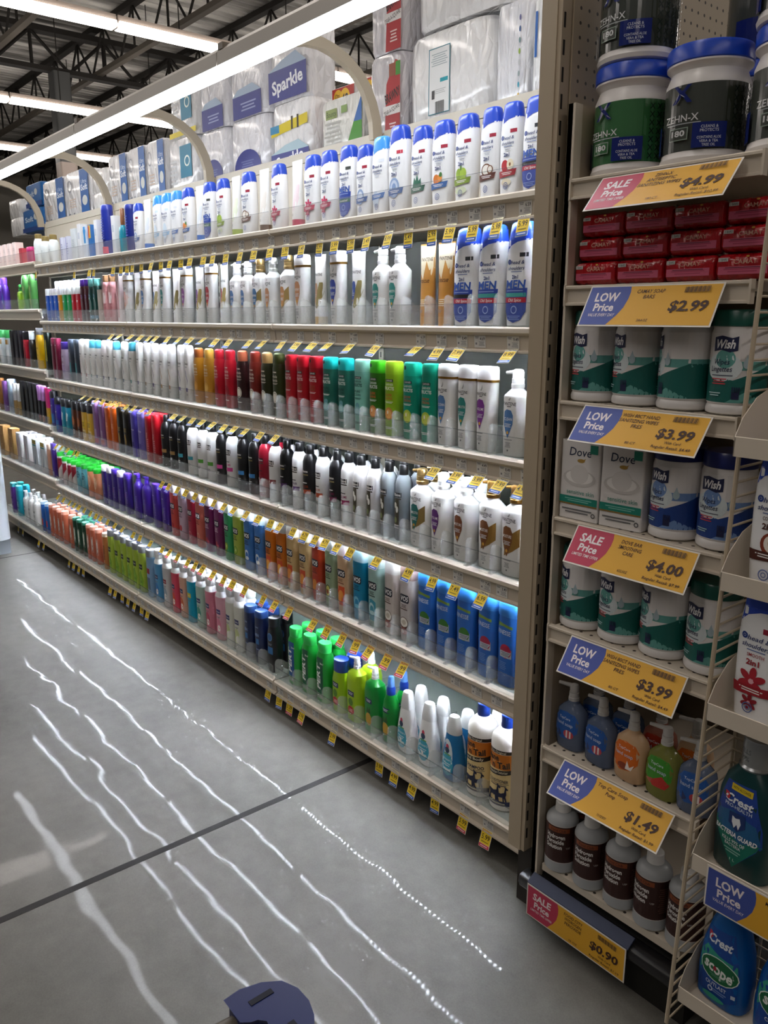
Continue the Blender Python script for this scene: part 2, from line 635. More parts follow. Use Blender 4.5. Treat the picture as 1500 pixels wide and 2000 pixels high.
hs('clin', 'white bottle, light blue cap, blue foot', '#3a70b8', [('E', -6, 42, 14, 20, '#c9d8ea')], cap='#3b8fd6', two=False, badge='#dfe5ee')
hs('blueb', 'pale blue bottle, light blue cap', '#9fc3e4', [('E', 0, 60, 16, 30, '#d8e7f4')], cap='#2f8fdc', two=False, badge='#d8e7f4')
hs('silky', 'large white bottle, blue cap and red lily', '#9e1f2c', petal('#b02433', -2, 62, 20) + petal('#8d1a28', -2, 30, 12), s=1.22, word='SMOOTH')
hs('coconut', 'large white bottle, blue cap and coconut half', '#4a2018', [('E', 4, 66, 17, 17, '#8a3a22'), ('E', 5, 67, 13, 13, '#efe8dd'), ('E', 6, 68, 8, 8, '#cdb89c')], s=1.22, word='COCONUT')


# -- white salon shampoo with a coloured drop ---------------------------------------------
def drop(col, x, z, w, h, word, k=1.0):
    P = [(x - w * .42, z + h * .42), (x - w * .15, z + h * .5), (x + w * .3, z + h * .47), (x + w * .5, z + h * .3), (x + w * .48, z), (x + w * .25, z - h * .25), (x, z - h * .5), (x - w * .28, z - h * .24), (x - w * .46, z)]
    o = [('P', P, col)]
    if word:
        o.append(('T', word, x, z + h * .17, w * .22, w * .84, '#f4f2f0'))
    return o + [('L', x, z - h * .05, w * .72, h * .14, 3, '#d9dde2'), ('E', x, z - h * .3, w * .11, w * .13, '#d9a441')]


def swoosh(col, x, z, w, h):
    return [('P', [(x - w * .5, z - h * .5), (x - w * .42, z + h * .2), (x + w * .1, z + h * .32), (x + w * .5, z + h * .5), (x + w * .5, z - h * .1), (x + w * .1, z - h * .3)], col)]


def brandmark(x, z, w):
    return [('P', [(x - 3, z + 9), (x + 1, z + 14), (x + 4, z + 24), (x + 5, z + 14), (x + 2, z + 8)], '#a9a9ab'), ('T', 'PANTENE', x, z, w * .19, w, '#26262a'), ('R', x, z - w * .16, w * .3, 2, '#55555a')]


def small_print(x, z):
    return [('R', x, z, 26, 1.6, '#77777c'), ('L', x, z - 13, 18, 14, 4, '#8d8d92'), ('R', x, z - 27, 4, 4, '#4d4d52')]


def pflat(key, desc, col, word, sw=None):
    body = [(0, 25, 16, 2.8), (4, 27, 18, 2.8), (60, 29, 19, 2.8), (150, 31, 19, 2.8), (180, 31, 18.5, 2.8)]
    capp = [(180, 31.5, 19, 2.8), (184, 32, 19.2, 2.8), (185, 32, 19.2, 2.8), (208, 31.5, 19, 2.8), (215, 30, 17.5, 2.8), (217, 26, 14, 2.8)]
    ops = (swoosh(sw, 6, 96, 46, 70) if sw else []) + brandmark(-6, 148, 38) + drop(col, -8, 96, 32, 78, word) + small_print(-8, 48)
    ring = ('band', lambda b: b.loft(mm([(178, 32.2, 19.6, 2.8), (184, 32.2, 19.6, 2.8)]), mat('#b98a3e', 'm'), 26))
    design(key, 'shampoo_bottle', 'bottle', desc, 64, 40, 217, body_cap(body, '#efefef', capp, '#f5f5f5', ops, extra=[ring]))


def ppump(key, desc, col, word, pc='#f4f4f4', pk='p', sw=None, s=1.0):
    k = s
    body = [(0, 34 * k, 22, 2.4), (3, 36 * k, 24, 2.4), (80, 38 * k, 25, 2.4), (160 * k, 39 * k, 25, 2.4), (164 * k, 37 * k, 24, 2.4), (180 * k, 17, 16, 2), (186 * k, 14, 14, 2)]
    ops = brandmark(-6, 142 * k, 46 * k) + (swoosh(sw, 6, 88 * k, 46 * k, 76 * k) if sw else []) + drop(col, -8, 88 * k, 34 * k, 78 * k, word) + small_print(-6, 42)
    design(key, 'pump_bottle', 'bottle', desc, 78 * k, 50, 186 * k + 42, body_cap(body, '#efefef', None, None, ops, pump=pump_head(186 * k + 8, pc, pk, 17 * k, 28)))


def tube(key, desc, acc, sw='#8f8352', body='#f4f4f2', cap='#f0f0ee', word='PANTENE', h=212, w=62, bk='p'):
    bp = [(24, 22, 20, 2), (40, 24, 19, 2), (110, 27, 12, 2), (170, 29, 6, 2.2), (200, 30.5, 1.6, 3), (h, 31, .9, 4)]
    cp = [(0, 21, 20, 2), (24, 22, 20.5, 2)]
    k = w / 62
    bp = [(r[0], r[1] * k, r[2], r[3]) for r in bp]
    if key == 'tb_gold':
        sw = None
    ops = ([('P', [(-8, 52), (-6, 96), (6, 128), (20, 128), (25, 100), (14, 64), (0, 48)], sw)] if sw else []) + \
          ([('T', word, -3, 152, 8, 40 * k, '#2a2a2d')] if word and key != 'tb_gold' else [('P', [(-32, 150), (-10, 120), (0, 168), (20, 130), (32, 150), (32, h - 4), (-32, h - 4)], '#e8dcc0'), ('T', 'PANTENE', 0, 172, 9, 46, '#4a3a20'), ('T', 'rescue', -2, 118, 12, 36, '#4a2c10', 0, .3), ('L', -4, 60, 26, 20, 4, '#f0e2c4')] if key == 'tb_gold' else []) + (drop(acc, -13, 92, 22, 70, None) if acc else []) + [('L', -8, 38, 20, 8, 3, '#8d8d90')]
    design(key, 'conditioner_tube', 'tube', desc, w, 41, h, body_cap(bp, body, cp, cap, ops, bk=bk))


pflat('pf_blue', 'white shampoo bottle, gold band and light blue drop', '#4f7db4', 'CLEAN')
pflat('pf_teal', 'white shampoo bottle, gold band and teal drop', '#1d7f7a', 'SMOOTH')
pflat('pf_purp', 'white shampoo bottle, gold band and purple drop', '#7c2f93', 'VOLUME')
pflat('pf_deep', 'white shampoo bottle, gold band and deep blue drop', '#2b3f9a', 'REPAIR')
pflat('pf_tan', 'white shampoo bottle, gold band and tan drop', '#c08a64', 'NUTRIENT')
pflat('pf_red', 'white shampoo bottle, gold band and red drop', '#b3343f', 'COLOR')
pflat('pf_lil', 'white shampoo bottle, gold band and lilac drop', '#9a5aa6', 'CURL')
pflat('pf_rose', 'white shampoo bottle, gold band and pink blossom', '#e6b9b4', None, sw='#efd9d5')
ppump('pp_teal', 'white pump bottle, teal drop', '#2d8d86', 'SMOOTH', s=.92)
ppump('pp_tealg', 'white bottle, gold pump, teal drop', '#1e6f6c', 'SMOOTH', '#c6a468', 'm', '#8a7440')
ppump('pp_purp', 'white pump bottle, purple drop', '#5f2a78', 'VOLUME')
ppump('pp_brown', 'white pump bottle, brown drop', '#7c4626', 'MOISTURE')
ppump('pp_brng', 'white bottle, gold pump, brown drop', '#7a4a22', 'MOISTURE', '#b98d4a', 'm', '#8d6a2c', 1.04)
ppump('pp_blue', 'white pump bottle, light blue drop', '#4e7ab2', 'CLEAN', s=.92)
ppump('pp_bluo', 'white bottle, gold pump, blue drop', '#3f6f9e', 'REPAIR', '#c9a86e', 'm', '#94804c', .94)
ppump('pp_tan', 'white pump bottle, tan drop', '#c08a64', 'NUTRIENT', s=.94)
ppump('pp_tang', 'white bottle, gold pump, tan drop', '#c99563', 'NUTRIENT', '#c9a86e', 'm', '#a58a52', .96)
tube('tb_blue', 'white upside-down tube, blue drop and gold wave', '#2b4aa0')
tube('tb_red', 'white upside-down tube, red drop and gold stripes', '#b02f3a', '#a8955c')
tube('tb_purp', 'white upside-down tube, purple drop and gold stripes', '#84489a', '#a8955c')
tube('tb_tan', 'white upside-down tube, tan drop and gold wave', '#d0a37e', '#9b8c58', cap='#c8a566')
tube('tb_olive', 'white upside-down tube, olive leaf', None, '#8f8352', word=None)
tube('tb_lblue', 'white upside-down tube, pale blue drop', '#5f86b8', '#a79b6c')
tube('tb_gold', 'bronze upside-down tube, cream top and script', None, '#e6d3ac', '#c58a3e', '#cf9a56')
tube('tb_hsblue', 'white upside-down tube, blue cap', None, '#dfe6ef', cap='#2f6fc4', word=None, h=200)
tube('tb_hspink', 'white upside-down tube, pink cap', None, '#f0dfe4', cap='#b82a52', word=None, h=200)
tube('tb_hsbrown', 'white upside-down tube, brown cap', None, '#ebe6e0', cap='#5c4334', word=None, h=200)
tube('tb_hsgreen', 'white upside-down tube, lime cap', None, '#e6ecd6', cap='#9fb648', word=None, h=200)


# -- coloured flip-top shampoo (third shelf) ---------------------------------------------------
def fructis(key, desc, body, cap, fruit, ink='#e9f2ec', two='#c4572b', hole=True, mid='PURE CLEAN'):
    bp = [(0, 25, 17, 3.2), (4, 27, 19, 3.2), (90, 28, 19, 3.4), (178, 27.5, 18.5, 3.4)]
    cp = [(178, 27.8, 18.8, 3.4), (206, 27.5, 18.5, 3.4), (213, 26, 17, 3.4), (215, 23, 14, 3.2)]
    ops = [('R', -3, 160, 32, 8, '#22302c'), ('T', 'GARNIER', -3, 160, 5, 26, '#e8e8e6'), ('T', 'GARNIER', -3, 149, 6, 34, ink), ('T', 'FRUCTIS', -3, 138, 9, 40, ink),
           ('T', mid.split()[0], -4, 119, 7, 28, two), ('T', mid.split()[-1], -4, 109, 7, 30, two), ('L', -3, 98, 36, 6, 2, ink)]
    ops += fruit + [('L', -3, 24, 34, 8, 2, ink)]
    ex = []
    if hole:
        cs = on_prof(mm(cp))
        ex = [('hole', lambda b: b.art([('E', -14, 200, 5, 6, '#0f2622')], cs))]
    design(key, 'shampoo_bottle', 'bottle', desc, 57, 38, 215, body_cap(bp, body, cp, cap, ops, extra=ex))


def ball(c1, c2, x=-3, z=65, r=17):
    return [('E', x, z, r, r * 1.1, c1), ('E', x - 1, z - 1, r * .72, r * .82, c2), ('E', x - 4, z + 4, r * .16, r * .3, '#efe9d8')]


drops = [('E', -4, 76, 10, 9, '#5f9aa0'), ('E', -5, 60, 16, 13, '#86b6ba'), ('E', -5, 60, 10, 8, '#a9cfd0')]
fructis('fr_teal', 'teal flip-top shampoo bottle, green apple', '#0d8b73', '#12a58a', ball('#a9bd3c', '#c3cd5a'), mid='GROW STRONG')
fructis('fr_tealc', 'teal conditioner bottle without hole, green apple', '#0f9076', '#0f9076', ball('#a9bd3c', '#c3cd5a'), hole=False, mid='GROW STRONG')
fructis('fr_lime', 'lime flip-top conditioner bottle, argan fruit', '#8cb820', '#94c026', ball('#c3823c', '#e0a65c'), ink='#f0f4de', two='#c4572b', mid='SLEEK SHINE', hole=False)
fructis('fr_green', 'green flip-top shampoo bottle, argan fruit', '#2f6b14', '#3fae1e', ball('#b8763a', '#d99a5a'), two='#d1602f', mid='SLEEK SHINE')
fructis('fr_aqua', 'pale aqua conditioner bottle, water drops', '#7fc4b4', '#8fd0c0', drops, ink='#1f4a48', two='#1f4a48', hole=False)
fructis('fr_dark', 'dark teal flip-top bottle, water drops', '#24685a', '#17b0b0', drops, two='#163c3a')
fructis('fr_red', 'red flip-top shampoo bottle', '#a5121f', '#b81426', [('L', 4, 60, 22, 34, 5, '#d98a94')], ink='#f0dcdc', two='#8c5a34', mid='COLOR SHIELD')


def blend(key, desc, body, cap, col='#f0e6da', spot='#d8d2c4'):
    bp = [(0, 25, 17, 2.6), (5, 28, 19, 2.6), (100, 29, 20, 2.6), (165, 28, 19.5, 2.6), (180, 24, 17, 2.4)]
    cp = [(180, 22, 16, 2.4), (205, 23, 17, 2.4), (214, 21, 15, 2.4), (218, 15, 10, 2.2)]
    ops = [('R', -3, 152, 24, 4, col), ('T', 'whole', -3, 138, 10, 32, col), ('T', 'blends', -3, 125, 10, 34, col), ('L', -2, 113, 38, 5, 2, col),
           ('O', -3, 66, 17, 20, .8, spot), ('E', -3, 66, 12, 14, spot), ('R', -3, 30, 28, 3, col)]
    design(key, 'shampoo_bottle', 'bottle', desc, 58, 40, 218, body_cap(bp, body, cp, cap, ops))


blend('bl_amber', 'amber shampoo bottle, copper cap', '#b87d1e', '#9c5420', spot='#d39a44')
blend('bl_gold', 'honey gold shampoo bottle', '#c58c2c', '#c8963c', spot='#dfb25c')
blend('bl_red', 'crimson rounded shampoo bottle', '#b01326', '#b81a2c', spot='#8c1420')
blend('bl_brown', 'dark brown shampoo bottle, copper cap', '#2a0f10', '#a8583c')
blend('bl_rust', 'rust brown shampoo bottle, coconut picture', '#6d1c14', '#7c281c')
blend('bl_olive', 'dark olive shampoo bottle, tan cap', '#26280f', '#b08a58')
blend('bl_moss', 'moss green shampoo bottle', '#2e3616', '#3a421c')


def dove(key, desc, sq, tint='#f0f0ef', cap='#f6f6f6'):
    bp = [(0, 20, 15, 2.6), (4, 22, 17, 2.6), (100, 24, 18, 2.6), (185, 23, 17, 2.6)]
    cp = [(185, 23.2, 17.2, 2.6), (212, 22, 16, 2.6), (222, 20, 13, 2.6), (226, 14, 7, 2.4)]
    ops = [('T', 'Dove', -2, 152, 11, 28, '#2d3340', 0, .15), ('L', -2, 138, 20, 5, 2, '#8b8f99'),
           ('P', [(-8, 124), (-2, 104), (6, 84), (0, 64), (3, 84), (-5, 104), (-11, 124)], sq), ('R', -4, 46, 16, 15, sq), ('L', -3, 26, 18, 8, 2, '#8b8f99')]
    design(key, 'slim_bottle', 'bottle', desc, 48, 36, 226, body_cap(bp, tint, cp, cap, ops))


for i, (c, nm) in enumerate((('#3f3a86', 'violet'), ('#b58b52', 'sand'), ('#b07038', 'copper'), ('#6a5b96', 'lavender'), ('#4e8a86', 'sea green'), ('#4d5f7c', 'slate blue'), ('#8b6f4c', 'umber'), ('#3b6a8c', 'steel blue'), ('#33333a', 'charcoal'), ('#a43a44', 'red'))):
    dove('dv%d' % i, 'slim white shampoo bottle, %s square' % nm, c, cap='#f6f6f6' if i not in (7, 4) else '#4fb4d2')


# -- fourth shelf: tall rounded salon bottles with black caps -----------------------------------
def salon(key, desc, body, band, ink='#f0f0f0', box='#1a1a1c', clear=False, word=None):
    bp = [(0, 24, 24, 2), (4, 27, 27, 2), (150, 27, 27, 2), (172, 26, 26, 2), (188, 21, 21, 2), (197, 14, 14, 2), (200, 12, 12, 2)]
    cp = [(197, 13.5, 13.5, 2), (199, 14, 14, 2), (226, 13.5, 13.5, 2), (228, 12, 12, 2)]
    tx = '#26262a' if body > '#888' and not clear else ink
    ops = [('R', -3, 140, 38, 14, box), ('T', 'TRESemme', -3, 140, 7, 33, '#e6e2dc'), ('R', -3, 128, 36, 4, '#8a7a4c' if body < '#888' else '#4a4238')]
    if word:
        ops += [('T', word, -3, 88, 8, 36, band), ('L', -3, 100, 28, 6, 1, tx)]
    if band:
        ops += [('R', 0, 70, 46, 15, band), ('E', -10, 70, 4, 5, '#f2ece4')]
    if clear:
        ops += [('R', -3, 86, 22, 80, '#4a4636'), ('E', -6, 108, 6, 9, '#e8e6de'), ('E', 1, 96, 5, 10, '#efeee8'), ('E', -5, 64, 6, 9, '#7d8a5a')]
    ops += [('L', -3, 44, 26, 12, 3, tx)]
    design(key, 'salon_bottle', 'bottle', desc, 54, 54, 228, body_cap(bp, body, cp, '#141416', ops, bk='c' if clear == 2 else 'p', wrap=True))


salon('sl_bgold', 'tall black shampoo bottle, gold band', '#131316', '#a5804e')
salon('sl_bcyan', 'tall black shampoo bottle, cyan band', '#131316', '#3fa0b4')
salon('sl_bpink', 'tall black shampoo bottle, pink band', '#131316', '#d24a98')
salon('sl_bblue', 'tall black shampoo bottle, sky blue band', '#131316', '#3d84c6')
salon('sl_bpurp', 'tall black shampoo bottle, purple band', '#131316', '#4b2d5c', word='Repair')
salon('sl_bor', 'tall black shampoo bottle, orange band', '#131316', '#a5421f', word='COLOR')
salon('sl_bmag', 'tall black shampoo bottle, magenta band', '#131316', '#6d1442', word='VOLUME')
salon('sl_wcyan', 'tall white conditioner bottle, cyan band', '#ededee', '#3fa0b4')
salon('sl_wgreen', 'tall white conditioner bottle, green band', '#ededee', '#58a03c')
salon('sl_wpink', 'tall white conditioner bottle, pink band', '#ededee', '#d24a98', word='VOLUME')
salon('sl_wred', 'tall white conditioner bottle, dark red band', '#ededee', '#7d1a24')
salon('sl_wpurp', 'tall white conditioner bottle, purple band', '#ededee', '#5a3570', word='REPAIR')
salon('sl_wor', 'tall white conditioner bottle, orange band', '#ededee', '#b04a2a', word='COLOR')
salon('sl_wmag', 'tall white conditioner bottle, magenta band', '#ededee', '#94215c', word='VOLUME')
salon('sl_red', 'tall crimson shampoo bottle', '#97142c', '#7c1024', word='SMOOTH')
salon('sl_wbot', 'tall white bottle, botanical label', '#e4e4e4', None, clear=1)
salon('sl_clear', 'tall clear grey bottle, botanical label', '#c3ccd3', None, clear=2)


# -- fifth shelf ------------------------------------------------------------------------------
def vo5(key, desc, body, top='#eef2f2', art=(), ink='#20302c'):
    bp = [(0, 24, 17, 3), (4, 26, 18.5, 3.2), (110, 29, 19, 3.4), (196, 30, 19, 3.4)]
    cp = [(196, 30, 19, 3.4), (226, 30, 18.5, 3.4), (233, 28, 17, 3.4), (235, 25, 14, 3.2)]
    ops = list(art) + [('P', [(-22, 128), (-18, 123), (14, 123), (18, 128), (18, 144), (14, 149), (-18, 149), (-22, 144)], '#1b2233'), ('T', 'VO5', -2, 136, 15, 34, '#f4f4f4', 0, .15),
                       ('L', -4, 112, 26, 12, 3, ink), ('R', -4, 102, 32, 3, ink)]
    design(key, 'shampoo_bottle', 'bottle', desc, 60, 38, 235, body_cap(bp, body, cp, top, ops, bk='t', ck='t'))


pic = lambda c1, c2, z=58: [('R', -4, z, 38, 66, c1), ('E', -4, z + 4, 13, 15, c2), ('E', -8, z - 12, 9, 9, c2)]
wave = lambda c1, c2: [('P', [(-23, 20), (-23, 86), (-6, 92), (14, 84), (17, 20)], c1), ('E', -6, 62, 13, 17, c2), ('E', -4, 58, 9, 12, c1), ('E', -2, 46, 12, 7, c2)]
nut = [('E', -4, 58, 20, 19, '#5b2f22'), ('E', -4, 60, 17, 15, '#f3efe8'), ('E', -3, 60, 9, 8, '#cfc6b8'), ('E', -4, 32, 18, 11, '#a8655c'), ('E', -9, 30, 7, 6, '#e8d9d2')]
avo = [('E', -4, 56, 15, 21, '#31401a'), ('E', -4, 56, 12, 18, '#c9c96a'), ('E', -6, 52, 7, 8, '#8a3f22'), ('R', -4, 24, 38, 14, '#6f8f5c')]
kiwi = [('E', -4, 58, 15, 16, '#6f9a2a'), ('E', -4, 58, 11, 12, '#a8c84c'), ('E', -4, 58, 3, 4, '#e8eccc'), ('E', -10, 36, 9, 10, '#86ac38')]
vo5('v_cocog', 'white bottle with grey cap and coconut', '#e4dede', '#b39a92', nut, '#5a4038')
vo5('v_coco', 'white frosted bottle, coconut picture', '#e8dfdb', '#f1efee', nut, '#5a4038')
vo5('v_aquaw', 'pale aqua bottle, blue wave picture', '#b5d9d3', '#d9eeea', wave('#3f9bb4', '#bfe4ea'))
vo5('v_blue', 'bright turquoise bottle, wave picture', '#1492bf', '#b8dcea', wave('#1a86b8', '#7cc6e0'), '#0f3d58')
vo5('v_orw', 'cream bottle, large orange panel', '#e9c39a', '#f4ece2', pic('#d9501f', '#f09a3c'), '#7a3a1c')
vo5('v_avo', 'pale green bottle, avocado half', '#a9bf9c', '#e4ece0', avo, '#2f4a2c')
vo5('v_ord', 'red orange bottle, almond picture', '#c8452a', '#f1e4de', pic('#c03a20', '#d98a3c'), '#5a1c10')
vo5('v_cream', 'cream yellow bottle, red and orange panel', '#e8c88e', '#f4ecdc', pic('#c84a20', '#e8943c'), '#6a3a1c')
vo5('v_org', 'bright orange bottle, white shoulder', '#d9771c', '#f0f0ee', pic('#d0501a', '#f0a83c'), '#5a2408')
vo5('v_sky', 'sky blue bottle, white splash', '#4a86d0', '#dfeaf6', wave('#3a78c8', '#e4eef8'), '#14284e')
vo5('v_lime', 'lime yellow bottle, kiwi picture', '#b5c850', '#eef2da', kiwi, '#3a4a14')
vo5('v_green', 'mint green bottle, kiwi picture', '#3fae74', '#e2f2e8', kiwi, '#0f3d24')
vo5('v_plum', 'plum purple bottle, cherry picture', '#7c2a62', '#ece2ea', [('E', -6, 50, 9, 10, '#a83a4c'), ('E', 4, 40, 8, 9, '#c4506a')], '#e6c8dc')
vo5('v_peach', 'peach pink bottle, blossom picture', '#e67c6c', '#f4e2da', [('O', -4, 46, 13, 16, .75, '#f4b8a4')], '#8a2c1c')
vo5('v_rose', 'raspberry bottle, berry picture', '#b82a48', '#f2e6ea', [('O', -4, 40, 12, 14, .75, '#e08a9c')], '#4a0c1c')
vo5('v_lil', 'lilac white bottle, strawberry picture', '#d8bcd2', '#f2eef2', [('E', -4, 50, 11, 14, '#c83a4c')], '#5a3450')
vo5('v_coral', 'coral red bottle, strawberry picture', '#d8524e', '#f0e8e6', [('E', -4, 46, 11, 14, '#b8242c')], '#5a1418')


def finesse(key, desc, spot):
    bp = [(0, 28, 18, 2.8), (5, 31, 20, 2.8), (90, 31, 20, 2.8), (150, 33, 21, 2.8), (196, 31, 20, 2.8)]
    cp = [(196, 33, 21.5, 2.8), (202, 34, 22, 2.8), (228, 33, 21, 2.8), (236, 29, 17, 2.6), (238, 22, 12, 2.4)]
    ops = [('P', [(-26, 178), (24, 172), (24, 164), (-4, 168), (-26, 166)], '#7f9c3c'), ('T', 'FINESSE', -2, 152, 12, 44, '#d8e2f4'), ('E', 4, 100, 18, 20, spot), ('R', 4, 94, 38, 24, '#b9c0cc'),
           ('P', [(-14, 100), (-14, 106), (-8, 116), (4, 120), (16, 116), (22, 106), (22, 100)], spot), ('L', 4, 92, 30, 12, 3, '#6c7280'), ('L', -4, 58, 26, 24, 5, '#6f9ad8')]
    design(key, 'shampoo_bottle', 'bottle', desc, 68, 44, 238, body_cap(bp, '#2a6cc8', cp, '#3a86dc', ops))


finesse('fi_g', 'blue shampoo bottle, green emblem', '#3c7a2c')
finesse('fi_r', 'blue shampoo bottle, crimson emblem', '#a82448')


# -- plain families used for the smaller goods -----------------------------------------------------
def simple(key, name, cat, desc, w, d, h, body, cap=None, ch=30, shape='flat', bk='p', ck='p', cw=None, ops=(), waist=1.0, pump=None):
    a, b, e = w / 2, d / 2, {'flat': 2.8, 'round': 2, 'box': 12}[shape]
    hb = h - (ch if cap else 0)
    if pump:
        hb = h - 40
    c2 = (cw or w) / 2
    if shape == 'box':
        bp, cp = [(0, a, b, 12), (h, a, b, 12)], None
    elif cw or pump:
        nk = c2 if cw else 11
        bp = [(0, a * .86, b * .86, e), (3, a * .95, b * .95, e), (hb * .4, a * waist, b, e), (hb * .78, a, b, e), (hb * .9, a * .88, b * .9, e), (hb * .97, max(nk * 1.02, a * .45), max(min(nk, b), b * .5), 2), (hb, min(nk, a) * .95, min(nk, b) * .95, 2)]
        cp = [(hb, c2 * .95, min(c2, b) * .95, 2), (hb + 2, c2, min(c2, b), 2), (h - 2, c2 * .96, min(c2, b) * .96, 2), (h, c2 * .8, min(c2, b) * .8, 2)]
    else:
        bp = [(0, a * .88, b * .86, e), (4, a * .96, b * .96, e), (hb * .5, a * waist, b, e), (hb, a * .98, b * .98, e)]
        cp = [(hb, a, b, e), (h - 6, a * .98, b * .97, e), (h - 1, a * .9, b * .86, e), (h, a * .8, b * .7, e)]
    P = body_cap(bp, body, None if (pump or not cap or shape == 'box') else cp, cap, list(ops), bk=bk, ck=ck, wrap=shape == 'round', n=20,
                 pump=pump_head(hb + 8, pump, 'p', 11, 22) if pump else None)
    design(key, name, cat, desc, w, d, h, P)


def blk(col, z, w, h, ink=None, word=None):
    o = [('R', 0, z, w, h, col)]
    if word:
        o.append(('T', word, 0, z, min(h * .5, 9), w * .8, ink))
    elif ink:
        o.append(('L', 0, z, w * .75, h * .6, max(2, int(h / 9)), ink))
    return o


B = 'bottle'
simple('au', 'shampoo_bottle', B, 'glossy purple shampoo bottle', 62, 36, 205, '#3d2190', '#4a2aa4', 26, ops=[('T', 'aussie', -4, 96, 8, 26, '#7ab84c', 80), ('L', 8, 84, 14, 60, 8, '#8f78cc'), ('R', -6, 150, 16, 4, '#b8a4e4')], waist=.94)
simple('au2', 'shampoo_bottle', B, 'glossy purple bottle, magenta print', 58, 36, 205, '#34207e', '#472a9e', 26, ops=[('T', 'moist', -4, 96, 8, 22, '#c04aa0', 80), ('L', 8, 84, 14, 60, 8, '#8f78cc')], waist=.94)
simple('auw', 'conditioner_bottle', B, 'purple bottle with white cap', 58, 36, 205, '#3a2488', '#ece8f2', 30, ops=[('T', 'curls', -4, 90, 8, 22, '#7ab84c', 80), ('L', 8, 84, 14, 60, 8, '#8f78cc')])
simple('aup', 'pump_bottle', B, 'purple bottle with purple pump', 66, 44, 225, '#3d2190', ops=[('T', 'aussie', -4, 96, 8, 26, '#5a9ad8', 80), ('L', 8, 84, 14, 60, 8, '#8f78cc')], pump='#4424a0')
simple('gk_r', 'lidded_bottle', B, 'red and white bottle, green lid', 46, 46, 165, '#d9d4d2', '#1fa82e', 24, 'round', ops=[('P', [(-30, 20), (-30, 130), (30, 130), (30, 96), (4, 60), (-6, 20)], '#9c1c30'), ('R', 8, 118, 24, 20, '#2f2c50')])
simple('gk_b', 'lidded_bottle', B, 'light blue bottle, green lid', 46, 46, 165, '#5fa9bc', '#1fa82e', 24, 'round', ops=[('R', 0, 84, 44, 90, '#7fbfc8'), ('E', 6, 100, 14, 20, '#2f5f70')])
simple('gk_o', 'lidded_bottle', B, 'peach bottle, green lid', 46, 46, 165, '#e2926c', '#1fa82e', 24, 'round', ops=[('E', 4, 88, 14, 34, '#f0c4a4'), ('R', -22, 70, 10, 110, '#c03c20')])
simple('li', 'shampoo_bottle', B, 'lime green bottle with grey cap', 56, 46, 232, '#b5cf4c', '#7d8084', 34, bk='t', ops=[('R', 2, 128, 30, 26, '#22301c'), ('T', 'Suave', 2, 129, 6, 24, '#e6ecd8'), ('P', [(-18, 30), (-18, 92), (6, 110), (20, 60), (14, 30)], '#7fae2c'), ('L', 2, 52, 22, 12, 3, '#3a5214')])
simple('lib', 'shampoo_bottle', B, 'pale blue bottle with grey cap', 56, 46, 232, '#8fb4d8', '#7d8084', 34, bk='t', ops=[('R', 2, 128, 30, 26, '#8a1c2c'), ('R', 0, 66, 34, 60, '#5c6f8c')])


def suave(key, desc, body, spot=None, badge='#2a2f66'):
    bp = [(0, 26, 20, 2.6), (4, 29, 22, 2.6), (60, 27, 20, 2.6), (120, 29, 21, 2.6), (160, 30, 22, 2.6), (186, 30, 22, 2.5)]
    cp = [(186, 30, 22, 2.5), (196, 28, 21, 2.4), (208, 18, 17, 2.2), (212, 21, 19, 2.2), (240, 25, 20, 2.4), (250, 24, 19, 2.4), (253, 20, 15, 2.3)]
    ops = [('R', 0, 122, 30, 20, badge), ('T', 'Suave', 0, 122, 7, 24, '#f0eef0', 0, .2)] + ([('E', -2, 62, 17, 32, spot), ('E', 2, 50, 10, 14, '#f2ece6')] if spot else []) + [('L', 0, 98, 26, 8, 2, '#6a6a72')]
    design(key, 'conditioner_bottle', B, desc, 60, 44, 253, body_cap(bp, body, cp, '#f6f7f8', ops, bk='t', ck='t'))


suave('su_blue', 'sky blue bottle, white cone cap', '#5aa6d8', '#2f78c0')
suave('su_grey', 'pearl grey bottle, white cone cap', '#d4d6d8', '#9aa8b8', '#8a1c2c')
suave('su_red', 'strawberry red bottle, white cone cap', '#e0506a', '#d8421f')
suave('su_peach', 'peach bottle, white cone cap', '#eab8a0', '#d86a3c')
suave('su_aqua', 'bright aqua bottle, white cone cap', '#16a8cc', None, '#d8c83a')
suave('su_teal', 'pale teal bottle, white cone cap', '#bcd8cc', '#4f9a8a')
suave('su_pink', 'rose pink bottle, white cone cap', '#e08aa0', '#c8506e')
suave('su_lpink', 'light pink bottle, white cone cap', '#eab4c4', '#e08aa4', '#4a3a7a')
suave('su_white', 'milky white bottle, white cone cap', '#e6e6dc', '#c9d49a')
simple('nv', 'mens_shampoo', B, 'navy mens shampoo bottle', 54, 46, 214, '#14224a', '#2a4a86', 26, ops=[('T', 'Suave', -4, 150, 8, 24, '#9fb0d4', 0, .2), ('T', 'MEN', -4, 118, 11, 26, '#8ba0cc'), ('R', 0, 92, 18, 22, '#3a74b0'), ('L', 0, 60, 20, 6, 1, '#8ba0cc')])
simple('bk', 'mens_shampoo', B, 'black mens body wash bottle', 60, 48, 214, '#0e0f13', '#16171b', 34, cw=46, ops=[('O', -2, 138, 15, 15, .8, '#5a90c8'), ('E', -2, 138, 11, 11, '#2c5a94'), ('R', 0, 86, 30, 28, '#2f6aa4'), ('L', 0, 110, 24, 8, 2, '#8a8f98')])


